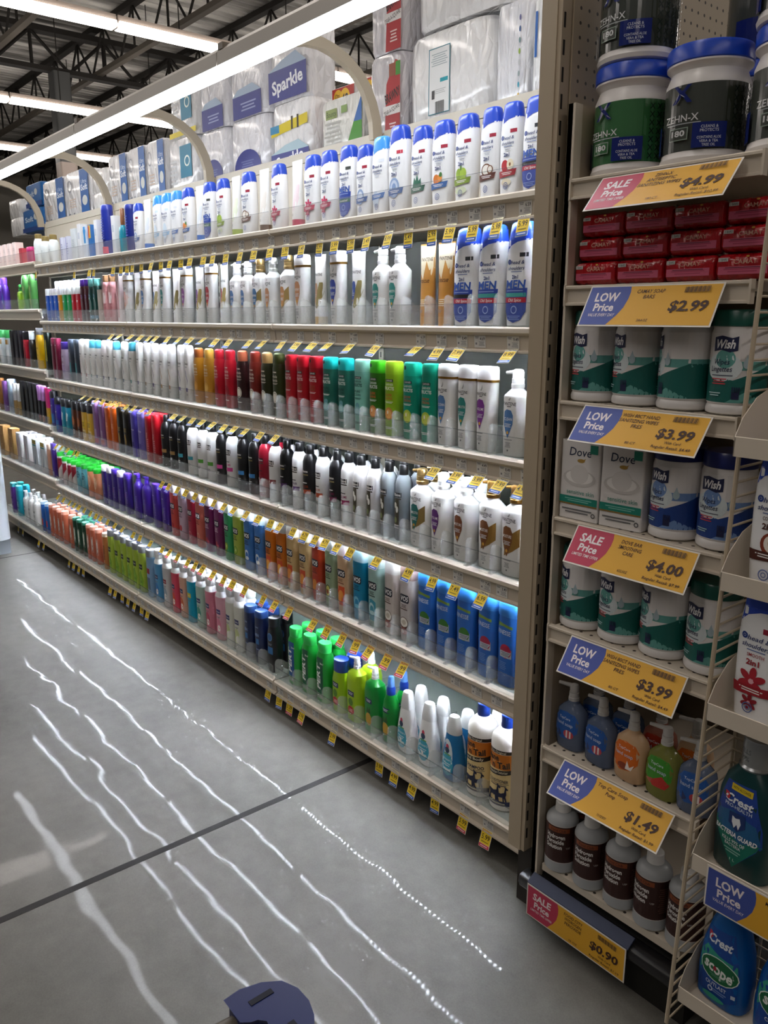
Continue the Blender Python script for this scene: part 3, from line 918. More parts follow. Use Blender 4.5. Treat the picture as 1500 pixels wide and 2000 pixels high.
def pert(key, desc, lab):
    bp = [(0, 30, 20, 3), (4, 33, 23, 3), (130, 34, 24, 3), (168, 33, 23, 2.8), (184, 27, 20, 2.4)]
    cp = [(184, 26, 20, 2.2), (186, 27, 21, 2.2), (212, 27, 21, 2.2), (217, 25, 19, 2.2)]
    ops = [('P', [(-28, 34), (-28, 150), (-14, 166), (16, 166), (16, 34)], lab), ('T', 'PERT', -9, 96, 20, 92, '#f2f4f2', 90, .12), ('T', '2in1', 9, 146, 6, 18, '#e4ece4'), ('R', -6, 24, 40, 18, '#9aa89c')]
    design(key, 'shampoo_bottle', B, desc, 68, 48, 217, body_cap(bp, '#1fa33a', cp, '#35c45a', ops))


pert('pe_b', 'grass green bottle, blue label', '#1d4f8e')
pert('pe_g', 'grass green bottle, dark green label', '#14563a')
fruit_lab = [('R', -2, 100, 34, 18, '#26305c'), ('L', -2, 100, 26, 10, 2, '#e0e4ee'), ('E', -2, 40, 17, 15, '#b82a2c'), ('L', -2, 40, 24, 12, 3, '#f0d8d4'), ('E', -2, 70, 12, 14, '#5a8a2c')]
pine_lab = [('R', -2, 110, 34, 16, '#26305c'), ('L', -2, 110, 26, 9, 2, '#e0e4ee'), ('E', -2, 46, 16, 22, '#c8a03c'), ('P', [(-14, 68), (-8, 90), (-2, 76), (4, 92), (10, 68)], '#2f5a2c')]
simple('kb', 'kids_shampoo', B, 'lime kids shampoo bottle, dark blue cap', 68, 50, 190, '#9ac41c', '#1c3fa4', 44, cw=60, ops=fruit_lab)
simple('kp', 'pump_bottle', B, 'lime kids bottle with white pump', 74, 54, 225, '#a6cc22', ops=fruit_lab, pump='#f2f4f2')
simple('kg', 'pump_bottle', B, 'green kids bottle with white pump', 76, 54, 222, '#128a34', ops=pine_lab, pump='#f2f4f2')


def spray(key, desc, body, cap, tip, ops):
    bp = [(0, 24, 20, 2.2), (4, 27, 23, 2.2), (110, 28, 24, 2.2), (138, 24, 21, 2.1), (158, 14, 14, 2)]
    cp = [(156, 14, 14, 2), (178, 14, 14, 2), (186, 11, 11, 2)]
    tp = [(184, 11.5, 11.5, 2), (214, 9.5, 9.5, 2), (218, 7, 7, 2)]
    design(key, 'spray_bottle', B, desc, 56, 48, 218, body_cap(bp, body, cp, cap, ops, extra=[('spray_cap', lambda b: b.loft(mm(tp), mat(tip, 't'), 18))]))


spray('sp', 'green detangler bottle, blue spray top', '#128a34', '#1c3fa4', '#5f92dc', pine_lab)


def baby(key, desc, body, cap, kind='p'):
    bp = [(0, 26, 18, 2.4), (5, 34, 22, 2.4), (40, 38, 24, 2.4), (80, 36, 23, 2.4), (130, 27, 20, 2.3), (146, 24, 18, 2.3)]
    cp = [(146, 24.5, 18.5, 2.3), (150, 25, 19, 2.3), (190, 18, 15, 2.3), (197, 15, 12, 2.2), (199, 11, 8, 2.2)]
    ops = [('E', -6, 70, 24, 58, '#f3f5f6') if kind == 'p' else ('E', -6, 74, 22, 56, '#dce8f0'), ('E', -6, 52, 25, 36, '#3fa9c8'), ('T', "Johnson's", -6, 68, 8, 40, '#e9f6fa', 0, .2), ('L', -6, 52, 34, 12, 2, '#d4eef6'),
           ('R', -4, 36, 30, 7, '#e6f2f4'), ('E', -5, 106, 6, 9, '#c8405c'), ('E', -5, 96, 9, 9, '#2c3f5c'), ('R', -4, 84, 26, 3, '#78a83c')]
    design(key, 'baby_shampoo', B, desc, 76, 48, 199, body_cap(bp, body, cp, cap, ops, bk=kind, ck='t'))


baby('jw', 'white teardrop baby shampoo bottle', '#f2f4f5', '#f4f6f7')
baby('jb', 'blue teardrop baby shampoo bottle', '#1f7ab8', '#f0f4f6', 't')


def horse(x, z, k, col):
    P = [(-16, -14), (-14, 0), (-17, 4), (-22, -2), (-20, 8), (-12, 11), (0, 10), (8, 13), (10, 24), (8, 30), (13, 27), (18, 22), (17, 19), (13, 20), (14, 8), (12, 2), (16, -14), (13, -15), (8, -2), (9, -16), (6, -16), (4, -1), (-6, -1), (-10, -5), (-9, -16), (-12, -16)]
    return ('P', [(x + p[0] * k, z + p[1] * k) for p in P], col)


def mane(key, desc, word, l2):
    bp = [(0, 40, 40, 2), (5, 45, 45, 2), (196, 45, 45, 2), (210, 42, 42, 2), (226, 28, 28, 2), (236, 17, 17, 2)]
    cp = [(234, 18, 18, 2), (236, 19, 19, 2), (268, 18, 18, 2), (270, 16, 16, 2)]
    nv = '#141c3c'
    ops = [('R', 0, 96, 128, 136, '#e9cf94'), ('R', 0, 148, 128, 44, '#c9721c'), ('R', 0, 176, 128, 10, '#1c1410'), ('T', 'The Original', 4, 176, 6, 52, '#efe6d0'),
           ('T', 'Mane', -12, 158, 16, 44, '#1c1410', 4), ('T', "'n Tail", 12, 138, 17, 60, '#1c1410', 4), ('P', [(-50, 112), (-20, 120), (40, 126), (60, 130), (60, 116), (20, 110), (-50, 104)], '#1c1410'), ('T', l2, 6, 117, 8, 62, '#f0e6cc', 5),
           ('T', word, 8, 92, 9, 62, nv), ('R', 8, 84, 66, 1.2, nv), ('L', 8, 79, 56, 5, 1, nv), horse(-4, 48, 1.25, nv), horse(20, 46, 1.1, nv),
           ('R', 0, 26, 128, 14, '#1a2348'), ('L', 4, 26, 60, 6, 1, '#d8cfae')]
    design(key, 'large_bottle', B, desc, 92, 92, 270, body_cap(bp, '#f3f1ec', cp, '#1d3f9a', ops, wrap=True, n=32))


mane('ms', 'white and orange horse label shampoo, blue cap', 'SHAMPOO', 'and Body')
mane('mc', 'white and orange horse label conditioner, blue cap', 'CONDITIONER', 'Moisturizer-Texturizer')
simple('co', 'spray_can', 'can', 'coral aerosol can, pale pink cap', 44, 44, 196, '#c4684c', '#e8a590', 20, 'round', ops=[('R', 8, 96, 12, 90, '#e6dcd4'), ('L', 8, 96, 9, 80, 10, '#8a4a3c')])
simple('gn', 'spray_can', 'can', 'dark green aerosol can', 44, 44, 196, '#12402c', '#3f8f78', 18, 'round', ops=[('R', 8, 96, 12, 90, '#cfd6cc'), ('E', -4, 40, 6, 8, '#a8402c')])
simple('tn', 'spray_can', 'can', 'bronze orange aerosol can, cream cap', 46, 46, 196, '#b5713c', '#eed8c0', 20, 'round', ops=[('R', 4, 90, 14, 80, '#8c5428')])
simple('cb', 'spray_can', 'can', 'blue aerosol can', 44, 44, 190, '#1d5fb0', '#b8d4ee', 20, 'round', ops=[('R', 4, 60, 14, 40, '#c83a3c')])
simple('wl', 'lotion_bottle', B, 'white lotion bottle with pump', 56, 44, 200, '#e4e4e0', ops=[('T', 'CARE', 0, 90, 12, 34, '#3a3a38'), ('L', 0, 62, 26, 16, 3, '#8a8a86')], pump='#f2f2f2')
simple('tl', 'conditioner_bottle', B, 'teal flip-top bottle', 58, 40, 205, '#1a9fb4', '#2fb4c8', 30, ops=blk('#1c7f98', 80, 36, 60, '#c4e8ee'))
simple('pr', 'conditioner_bottle', B, 'grape purple bottle, teal cap', 56, 40, 205, '#5a2a84', '#2a9a9a', 26, ops=blk('#43206a', 80, 34, 60, '#c8b4dc'))
# -- fourth shelf, distant half
simple('rd', 'shampoo_bottle', B, 'bright red shampoo bottle', 58, 38, 222, '#a60f1e', '#b51524', 26, ops=[('T', 'OLD', 0, 120, 9, 26, '#e8c8c8', 80), ('L', 6, 76, 18, 60, 6, '#d08a90')])
simple('lv', 'shampoo_bottle', B, 'lavender shampoo bottle', 62, 40, 222, '#7468b8', '#8478c8', 26, ops=[('T', 'Biolage', 0, 130, 8, 30, '#e2def0'), ('R', 0, 60, 20, 22, '#5248a0')])
simple('vi', 'shampoo_bottle', B, 'violet shampoo bottle', 60, 40, 222, '#4a3fa4', '#5a4eb4', 26, ops=[('T', 'Biolage', 0, 130, 8, 30, '#d2cef0'), ('R', 0, 60, 20, 22, '#372c86')])
simple('bg', 'shampoo_bottle', B, 'black and gold shampoo bottle', 58, 38, 222, '#15130f', '#2a2418', 26, ops=[('L', 0, 116, 26, 20, 3, '#a8883c'), ('P', [(-8, 90), (0, 100), (8, 60), (0, 40)], '#b8923c')])
simple('or', 'shampoo_bottle', B, 'vivid orange shampoo bottle', 60, 40, 226, '#d4611c', '#dc6c24', 26, ops=[('L', 0, 120, 26, 24, 4, '#f2b488'), ('L', 4, 66, 18, 40, 5, '#e8a070')])
simple('mv', 'shampoo_bottle', B, 'mauve shampoo bottle, red foot', 58, 38, 226, '#8a6098', '#a078ae', 24, ops=[('R', 0, 22, 50, 24, '#b02a40'), ('R', 6, 60, 18, 44, '#b8a0c0')])
simple('yb', 'jar_bottle', B, 'yellow bottle, wide black cap', 60, 46, 200, '#e0b648', '#17171a', 46, ops=blk('#e8c62c', 90, 40, 40, '#8a6a14') + blk('#f0d89c', 40, 40, 40, '#8a6a14'))
simple('bb', 'jar_bottle', B, 'brown bottle, wide black cap', 56, 42, 200, '#5a2c18', '#17171a', 46, ops=[('E', 2, 92, 16, 26, '#a8602c'), ('R', 6, 34, 26, 44, '#1c1210'), ('L', 6, 34, 18, 30, 4, '#e0d8cc')])
simple('tb', 'jar_bottle', B, 'turquoise bottle, black cap', 54, 42, 200, '#1d8fae', '#17171a', 44, ops=[('P', [(-16, 80), (0, 130), (16, 120), (6, 80)], '#d8ecf0'), ('R', 0, 36, 40, 40, '#2aa8b8')])
simple('pb', 'jar_bottle', B, 'violet blue bottle, black cap', 54, 42, 200, '#3a2a9c', '#1a1a22', 40, ops=[('T', 'ogx', 0, 120, 10, 24, '#d8d0f0'), ('R', 0, 44, 42, 54, '#2f7fc8')])
simple('mg', 'hair_brush', 'brush', 'magenta hair product, yellow base', 52, 34, 215, '#c8a41c', '#c4206c', 118)
simple('lb2', 'hair_brush', 'brush', 'lilac brush head in black pack', 50, 30, 220, '#161418', '#b07cc0', 90, ops=[('R', 0, 26, 40, 36, '#8a3428')])
simple('bp', 'hair_comb_pack', 'pack', 'tall black comb pack', 54, 26, 225, '#131315', shape='box', ops=[('R', -18, 110, 3, 190, '#5c5248'), ('R', 0, 24, 30, 12, '#5a4a1c')])
simple('wg', 'cream_tube', 'tube', 'slim white tube, gold base', 40, 30, 200, '#c8a468', '#eceaea', 110)
simple('gb', 'hair_spray_can', 'can', 'pale blue grey spray can', 64, 58, 220, '#9fb0c0', '#aebdcb', 40, 'round')
simple('pu', 'cream_tube', 'tube', 'purple tube', 44, 30, 200, '#7a4a94', '#8c5aa6', 60)
simple('am', 'shampoo_bottle', B, 'amber brown bottle', 56, 40, 215, '#9a6428', '#8a5622', 24, ops=blk('#b07c38', 90, 34, 60, '#4a2c10'))
# -- third shelf, distant half
simple('sl', 'shampoo_bottle', B, 'slate grey shampoo bottle', 50, 36, 222, '#363f4c', '#465060', 20, ops=[('T', 'AXE', 0, 140, 9, 26, '#aab4c4', 80), ('R', 0, 70, 22, 60, '#3a8a90')])
simple('lg', 'conditioner_bottle', B, 'lilac grey bottle, purple cap', 66, 44, 205, '#b4a4c0', '#44308c', 40, cw=56, ops=[('T', 'LOVE', 0, 126, 9, 34, '#4a4258'), ('L', 0, 96, 34, 14, 3, '#6a6278'), ('R', 0, 60, 44, 44, '#a08ab0')])
simple('by', 'shampoo_bottle', B, 'burgundy shampoo bottle', 48, 36, 222, '#6c1430', '#7c2040', 34, ops=[('R', 0, 184, 46, 4, '#d8b8c0'), ('L', 0, 50, 24, 6, 1, '#c88a9c')])
simple('dg', 'shampoo_bottle', B, 'black green bottle', 56, 40, 225, '#12201a', '#2c4440', 36, ops=[('R', 14, 110, 10, 120, '#b8a83c'), ('L', 0, 60, 26, 8, 1, '#8aa094')])
simple('yl', 'shampoo_bottle', B, 'bright yellow bottle, grey cap', 78, 52, 235, '#d8ac10', '#8a8a90', 40, cw=46, ops=[('T', 'SheaMoist', 0, 120, 10, 40, '#6a4a08'), ('T', 'oil', 0, 80, 9, 20, '#6a4a08')])
simple('bw', 'oil_bottle', B, 'black bottle, white dropper cap', 60, 40, 215, '#141214', '#dfe6ec', 50, cw=34)
simple('rb', 'oil_bottle', B, 'red bottle, black pump cap', 46, 36, 210, '#a8182a', '#131214', 48, cw=36, ops=[('R', 12, 80, 8, 110, '#1a1212')])
simple('bx', 'hair_dye_box', 'box', 'slim black hair care box', 46, 40, 215, '#18161a', shape='box', ops=[('R', -10, 120, 3, 160, '#4a3c40'), ('L', 4, 60, 22, 60, 7, '#6a5a60')])
simple('wb', 'gel_jar', 'jar', 'white jar under a green lid', 62, 56, 215, '#dfe4e8', '#2f8a44', 50, ops=[('R', 0, 60, 50, 60, '#f0f0ee'), ('R', 0, 140, 54, 30, '#c08a3c')])
# -- second shelf, distant half
simple('pk', 'shampoo_bottle', B, 'pink shampoo bottle, brown cap', 52, 38, 215, '#d79a9e', '#a8805a', 32, cw=34, ops=[('R', 6, 110, 24, 50, '#eadcdc'), ('L', 0, 70, 34, 30, 5, '#b05a66'), ('E', 0, 40, 16, 20, '#c4747c')])
simple('pw', 'shampoo_bottle', B, 'white and pink floral box', 36, 36, 212, '#ecdcdc', shape='box', ops=[('R', -4, 100, 14, 160, '#d9a4aa')])
simple('gy', 'display_box', 'box', 'narrow grey beige box', 34, 36, 150, '#b8aca0', shape='box')
simple('dt', 'shampoo_bottle', B, 'dark teal bottle, mint cap', 58, 38, 205, '#0c3a36', '#7fd0cc', 36, cw=48, ops=[('O', -2, 120, 10, 10, .6, '#7fa8c8'), ('O', -6, 80, 20, 34, .85, '#9ac4b8'), ('R', 0, 22, 50, 16, '#3a7a94')])
simple('dr', 'shampoo_bottle', B, 'dark wine bottle, purple cap', 54, 38, 205, '#3c0f18', '#4a2a8c', 34, cw=44, ops=[('O', -2, 120, 10, 10, .6, '#8a7ab8'), ('O', -6, 80, 18, 34, .85, '#7a4a58')])
for k2, nm, c in (('cr', 'red', '#b01a2a'), ('cg', 'green', '#12914e'), ('cy', 'amber', '#c98a1c'), ('cbl', 'royal blue', '#1c52b4')):
    simple(k2, 'body_wash_bottle', B, '%s bottle, white domed cap' % nm, 58, 40, 172, c, '#e8eef4', 36, ops=[('L', -2, 100, 26, 10, 2, '#e4e8ee'), ('R', 0, 12, 48, 3, '#e4e8ee')])
simple('wp', 'body_wash_bottle', B, 'white bottle, domed cap', 58, 40, 215, '#d9e4ee', '#dfe8f0', 50)
simple('gr', 'shampoo_bottle', B, 'tall leaf green bottle, black cap', 74, 46, 222, '#4f9148', '#1c1f1c', 26, cw=40, ops=[('P', [(-18, 20), (-18, 110), (6, 90), (14, 20)], '#83ac3c'), ('E', 4, 120, 14, 16, '#a8c878')])
simple('gs', 'pump_bottle', B, 'small lime bottle with green pump', 56, 40, 150, '#8fbf2c', ops=blk('#6fa024', 60, 34, 44, '#e4f0c4'), pump='#2f7a34')
simple('vp', 'shampoo_bottle', B, 'violet bottle, lilac cap', 66, 44, 205, '#4b1f96', '#7a4cc0', 50, cw=34, ops=[('P', [(-20, 30), (-20, 90), (0, 100), (14, 40)], '#2f7fc0')])
# -- top shelf, distant half
simple('nvc', 'hair_spray_can', 'can', 'tall navy hairspray can', 52, 48, 200, '#1c2a7c', '#26348c', 20, 'round', ops=[('L', 4, 110, 20, 90, 8, '#5a68b8')])
simple('nvr', 'hair_spray_can', 'can', 'navy can with pink red base', 62, 54, 225, '#22308f', '#28389c', 24, 'round', ops=[('R', 0, 24, 60, 30, '#d04060'), ('L', 4, 120, 22, 100, 9, '#5a68b8')])
simple('tlb', 'hair_oil_bottle', B, 'teal box with brown bottle top', 44, 34, 190, '#1f8aa0', '#8a5a3c', 70, cw=20)
simple('bxw', 'carton', 'box', 'narrow white carton', 40, 40, 165, '#e4e6ea', shape='box', ops=[('R', 0, 110, 24, 30, '#c4ccd8')])
simple('bxb', 'carton', 'box', 'white carton with violet edge', 46, 40, 120, '#d9dcee', shape='box', ops=[('R', -17, 60, 8, 116, '#5a62c0'), ('L', 4, 60, 20, 60, 5, '#a4a8cc')])
simple('bxy', 'carton', 'box', 'blue carton with yellow top', 42, 40, 150, '#2f6fb4', shape='box', ops=[('R', 0, 118, 40, 58, '#d9b41c'), ('R', -8, 118, 16, 50, '#c04a24')])
simple('bxl', 'carton', 'box', 'blue and white carton', 40, 40, 150, '#dfe6ee', shape='box', ops=[('R', 0, 108, 38, 76, '#1f86c8')])
simple('bxg', 'carton', 'box', 'large pale grey carton', 66, 60, 150, '#d4dade', shape='box', ops=[('L', 0, 80, 30, 40, 5, '#aab4bc')])
simple('pear', 'lotion_bottle', B, 'white pear-shaped bottle, gold top', 78, 50, 150, '#e2e8e8', '#8f7c4c', 26, cw=40, ops=[('L', 0, 70, 20, 12, 2, '#a8b4b4')])
simple('pbx', 'carton', 'box', 'pale pink carton', 58, 50, 130, '#efdcd8', shape='box', ops=[('R', 0, 30, 44, 3, '#d8a8a4'), ('L', 0, 90, 30, 20, 3, '#c8b0ac')])
simple('rbx', 'carton', 'box', 'small red carton', 60, 50, 90, '#b8404c', shape='box')
simple('mpo', 'pouch', 'pouch', 'magenta pouch', 80, 40, 90, '#b02466', '#c8387c', 20)
# -- fifth shelf, distant half
simple('ppl', 'brush_pack', 'brush', 'purple brush on a card', 50, 28, 205, '#4a2f98', '#5c40ac', 40, waist=.8)
simple('pch', 'lotion_bottle', B, 'peach lotion bottle', 48, 36, 190, '#e0a98c', '#ecd0bc', 30)
simple('wgb', 'napkin_box', 'box', 'white box with gold and teal band', 92, 60, 190, '#dfe6ec', shape='box', ops=[('R', 0, 174, 90, 26, '#b09a4c'), ('R', 0, 154, 90, 8, '#2f9aa0'), ('P', [(-10, 30), (0, 60), (14, 120), (8, 60), (4, 30)], '#5a7a90')])
simple('wpk', 'tissue_pack', 'pack', 'white pack with pink waves', 80, 56, 195, '#e9e4e6', shape='box', ops=[('P', [(-20, 20), (-10, 70), (-22, 120), (-12, 160), (-6, 120), (0, 70)], '#d8a0a8')])
simple('tnb', 'brown_box', 'box', 'tan brown carton', 90, 56, 205, '#b58a54', shape='box', ops=[('L', 0, 110, 40, 60, 6, '#8a6434')])

# ---------------------------------------------------------------- the room
def quad(name, pts, m, kind='structure'):
    b = MB()
    b.add(pts, [(0, 1, 2, 3)], m)
    o = b.obj(name)
    o['kind'] = kind
    return o


FL = 0.08                        # floor level: the lens is 1.42 m above it
quad('floor', [(-26, -6, FL), (5, -6, FL), (5, 17, FL), (-26, 17, FL)], mat_floor())
for i, (x, w) in enumerate(((-1.876, .011), (-5.08, .004), (-8.3, .004))):
    b = MB(); b.box(x - w, x + w, -6, 17, FL - 0.004, FL + 0.0006, mat('#1d1b1a', 'd'))
    struct(b.obj('trim_%d' % (i + 1)))
wallm = mat('#b9b4aa', 'd')
for nm, a in (('wall_left', (-26.2, -26, -6, 17, FL, 5.6)), ('wall_back', (-26, 5, 17, 17.2, FL, 5.6))):
    b = MB(); b.box(*a, wallm); struct(b.obj(nm))
# corrugated roof deck, flutes running across the aisles
b = MB()
pts, x = [], -26.0
while x < 5:
    pts += [(x, 5.46), (x + .05, 5.46), (x + .075, 5.50), (x + .125, 5.50)]
    x += .15
vs = [(p[0], -6, p[1]) for p in pts] + [(p[0], 17, p[1]) for p in pts]
n = len(pts)
b.add(vs, [(i, n + i, n + i + 1, i + 1) for i in range(n - 1)], mat_deck())
struct(b.obj('ceiling'))

STEEL = mat('#1b1713', 'd')
STEEL2 = mat('#5d564d', 'd')


def web_joist(name, y, z0, z1, x0, x1, label, along='x'):
    r = empty(name, (0, 0, 0))
    tag(r, label, 'roof joist', 'steel roof joists')
    b = MB(); c = MB(); w = MB()
    def bx(B_, s0, s1, q0, q1, za, zb, m):
        B_.box(s0, s1, q0, q1, za, zb, m) if along == 'x' else B_.box(q0, q1, s0, s1, za, zb, m)
    t = .05 if along == 'x' else .09
    bx(b, x0, x1, y - t, y + t, z1 - .07, z1, STEEL)
    bx(c, x0, x1, y - t * .8, y + t * .8, z0, z0 + .06, STEEL2 if along == 'x' else STEEL)
    s = x0
    while s < x1 - .5:
        for p, q in (((s, z0 + .03), (s + .5, z1 - .05)), ((s + .5, z1 - .05), (s + 1.0, z0 + .03)), ((s + .5, z1 - .05), (s + .5, z0 + .03))):
            P = [(a, y, zz) if along == 'x' else (y, a, zz) for a, zz in (p, q)]
            w.tube(P[0], P[1], .016 if along == 'x' else .024, STEEL, 5)
        s += 1.0
    b.obj('top_chord', r); c.obj('bottom_chord', r); w.obj('web', r)


for i in range(9):
    y = .55 + 1.45 * i
    web_joist('roof_joist', y, 4.80, 5.44, -25.5, 4.5, 'dark open-web steel roof joist above the aisle, %s counting from the aisle towards the back' % ordw(i))
for i, x in enumerate((-12.3, -20.5)):
    web_joist('roof_girder', x, 4.75, 5.30, -5.5, 16.5, ['heavy dark roof girder carried by the grey steel column', 'heavy dark roof girder far down the store'][i], 'y')
b = MB()
b.loft([(FL, .12, .12, 8), (3.6, .12, .12, 8)], mat('#b5a69c', 's'), 16, -12.3, 4.35)
b.loft([(3.6, .12, .12, 8), (4.76, .12, .12, 8)], mat('#4f5050', 's'), 16, -12.3, 4.35)
tag(b.obj('steel_column'), 'grey steel column under the roof girder beyond the shelving', 'column')

tubem = emit('fluorescent', '#fff6ee', TUBE)
HOUS = mat('#8e837a', 's')


def ceil_mesh():
    h, e = MB(), MB()
    h.extr([(-.05, .06), (-.045, .11), (.045, .11), (.05, .06), (.045, .045), (-.045, .045)], -1.21, 1.21, HOUS, 'y')
    h.box(-.05, .05, 1.205, 1.22, .0, .05, HOUS)
    e.extr([(-.05, .06), (-.085, .05), (-.09, .02), (-.05, 0), (.05, 0), (.09, .02), (.085, .05), (.05, .06), (.04, .05), (-.04, .05)], -1.20, 1.20, tubem, 'y')
    return h.mesh('housing'), e.mesh('diffuser')


hm, em = ceil_mesh()
ROWN = ['fourth', 'third', 'second', 'nearest']
for ri, x in enumerate((-14.05, -11.05, -7.74, -4.48, -1.22, 2.04)):
    for k in range(7):
        y = -2.82 + 2.44 * k
        o = empty('ceiling_light', (x, y, 4.0))
        rown = ['farthest row', 'second farthest row', 'row above the far shelving', 'row above the aisle', 'row above the end post', 'row behind the end display'][ri]
        tag(o, 'lit fluorescent ceiling light in the %s, %s from the front' % (rown, ordw(k)), 'ceiling light', 'fluorescent ceiling lights')
        for nm, me in (('housing', hm), ('diffuser', em)):
            c = bpy.data.objects.new(nm, me); C.objects.link(c); c.parent = o
        for hy in (-.6, .6):
            r = MB(); r.tube((0, hy, .1), (0, hy, 1.44), .006, STEEL, 5); r.obj('hanger', o)

# white cabinet at the far end of the aisle
b = MB()
b.loft([(.09, .36, .30, 10), (1.55, .36, .30, 10), (1.6, .33, .27, 8)], mat('#cfd6dc'), 28)
o = b.obj('cabinet', loc=(-5.50, 1.0, FL))
tag(o, 'white cabinet standing at the far end of the aisle', 'cabinet')
c = MB(); c.box(-.34, .34, -.28, .28, 0, .09, mat('#8c9298')); c.obj('base', o)
c = MB(); c.box(.3605, .366, -.2, .2, .16, .34, mat('#bcc4ca')); c.obj('vent_panel', o)
c = MB(); c.box(.3605, .363, -.06, .05, .50, .54, mat('#20242a')); c.obj('badge', o)

# ---------------------------------------------------------------- the shelving run
SX = [-1.145, -2.37, -3.59, -4.81, -6.03]            # bay joints, near to far
FY, BY, BASEY = 1.477, 1.95, 1.435                   # shelf front, back panel, base front
SZ = [1.775, 1.475, 1.16, .85, .542, .20]            # shelf tops
OFF4 = [.02, .065, .04, .03, .02, .0]                # the farthest bay sits a little higher
SHN = ['top shelf', 'second shelf', 'third shelf', 'fourth shelf', 'fifth shelf', 'bottom shelf']
BAYN = ['nearest bay', 'second bay', 'third bay', 'farthest bay']
ledm = emit('led_strip', '#eaf3ff', LED_SHELF, .019)
canm = emit('canopy_led', '#f3f8ff', LED_CANOPY)


def shelf_z(si, x):
    return SZ[si] + (OFF4[si] if x < SX[3] else 0)


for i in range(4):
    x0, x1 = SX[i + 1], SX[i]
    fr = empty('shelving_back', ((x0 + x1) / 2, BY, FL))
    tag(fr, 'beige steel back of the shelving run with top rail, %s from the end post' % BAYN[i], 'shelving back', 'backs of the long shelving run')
    h = (x1 - x0) / 2
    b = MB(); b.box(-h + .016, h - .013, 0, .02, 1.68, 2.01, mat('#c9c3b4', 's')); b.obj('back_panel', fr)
    b = MB(); b.box(-h + .016, h - .013, 0, .02, .02, 1.679, mat('#45473f', 's')); b.obj('lower_back_panel', fr)  # darker than the panel above: shade between the shelves put into the colour
    b = MB(); b.extr([(-.003, 2.012), (-.003, 2.05), (.03, 2.05), (.03, 2.012)], -h + .016, h - .013, mat('#c9c4b6', 's')); b.obj('top_rail', fr)
    b = MB(); b.box(-h - .012, -h + .0155, -.006, .04, 0, 2.04, mat('#bdb6a6', 's'))
    for k in range(40):
        z = .12 + k * .048
        b.box(-h - .003, -h + .003, -.0062, -.0055, z, z + .02, mat('#2c2620', 'd'))
    b.obj('upright', fr)
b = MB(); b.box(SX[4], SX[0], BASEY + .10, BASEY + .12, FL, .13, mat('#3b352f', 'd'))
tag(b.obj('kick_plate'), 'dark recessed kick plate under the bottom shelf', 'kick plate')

for i in range(4):
    b = MB(); b.box(SX[i + 1] + .008, SX[i] - .008, BY + .045, BY + .46, 2.075, 2.10, BEIGE)
    tag(b.obj('storage_deck'), 'flat steel deck on top of the shelving, %s' % BAYN[i], 'shelf deck', 'decks on top of the shelving')

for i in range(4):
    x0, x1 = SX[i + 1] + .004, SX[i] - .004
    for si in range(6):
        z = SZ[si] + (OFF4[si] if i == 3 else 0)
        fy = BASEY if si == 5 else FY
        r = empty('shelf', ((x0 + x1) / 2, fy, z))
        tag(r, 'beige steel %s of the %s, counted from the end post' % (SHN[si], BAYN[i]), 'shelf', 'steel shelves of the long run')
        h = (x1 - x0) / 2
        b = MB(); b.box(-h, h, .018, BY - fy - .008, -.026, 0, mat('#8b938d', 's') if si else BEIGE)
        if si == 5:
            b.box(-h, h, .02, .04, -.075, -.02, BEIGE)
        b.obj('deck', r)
        b = MB()
        b.extr([(.019, .001), (.001, .001), (-.004, -.003), (-.004, -.013), (.0, -.017), (.006, -.019), (.009, -.021), (.012, -.052), (.002, -.055), (.002, -.060), (.016, -.062), (.019, -.03)], -h, h, BEIGE)
        b.obj('price_channel', r)
        b = MB(); b.box(-h + .003, h - .003, .0005, .0025, .001, .055, CLEAR); b.box(-h + .003, h - .003, .0003, .0027, .055, .0562, mat('#e2e6e8', 'g')); b.obj('fence', r)
        if si < 5:
            b = MB(); b.box(-h + .03, h - .03, .028, .037, -.046, -.041, ledm); b.obj('led_strip', r)
            b = MB(); b.box(-h + .02, h - .02, .027, .042, -.041, -.0262, mat('#d8d8d6')); b.obj('led_rail', r)

# light canopy on arched arms
def arch():
    P = []
    for k in range(15):
        t = k / 14 * PI / 2 * 1.12
        P.append((BY - .02 - .52 * (1 - math.cos(t)) ** .9, 2.12 - .0 + .26 * math.sin(t)))
    return P


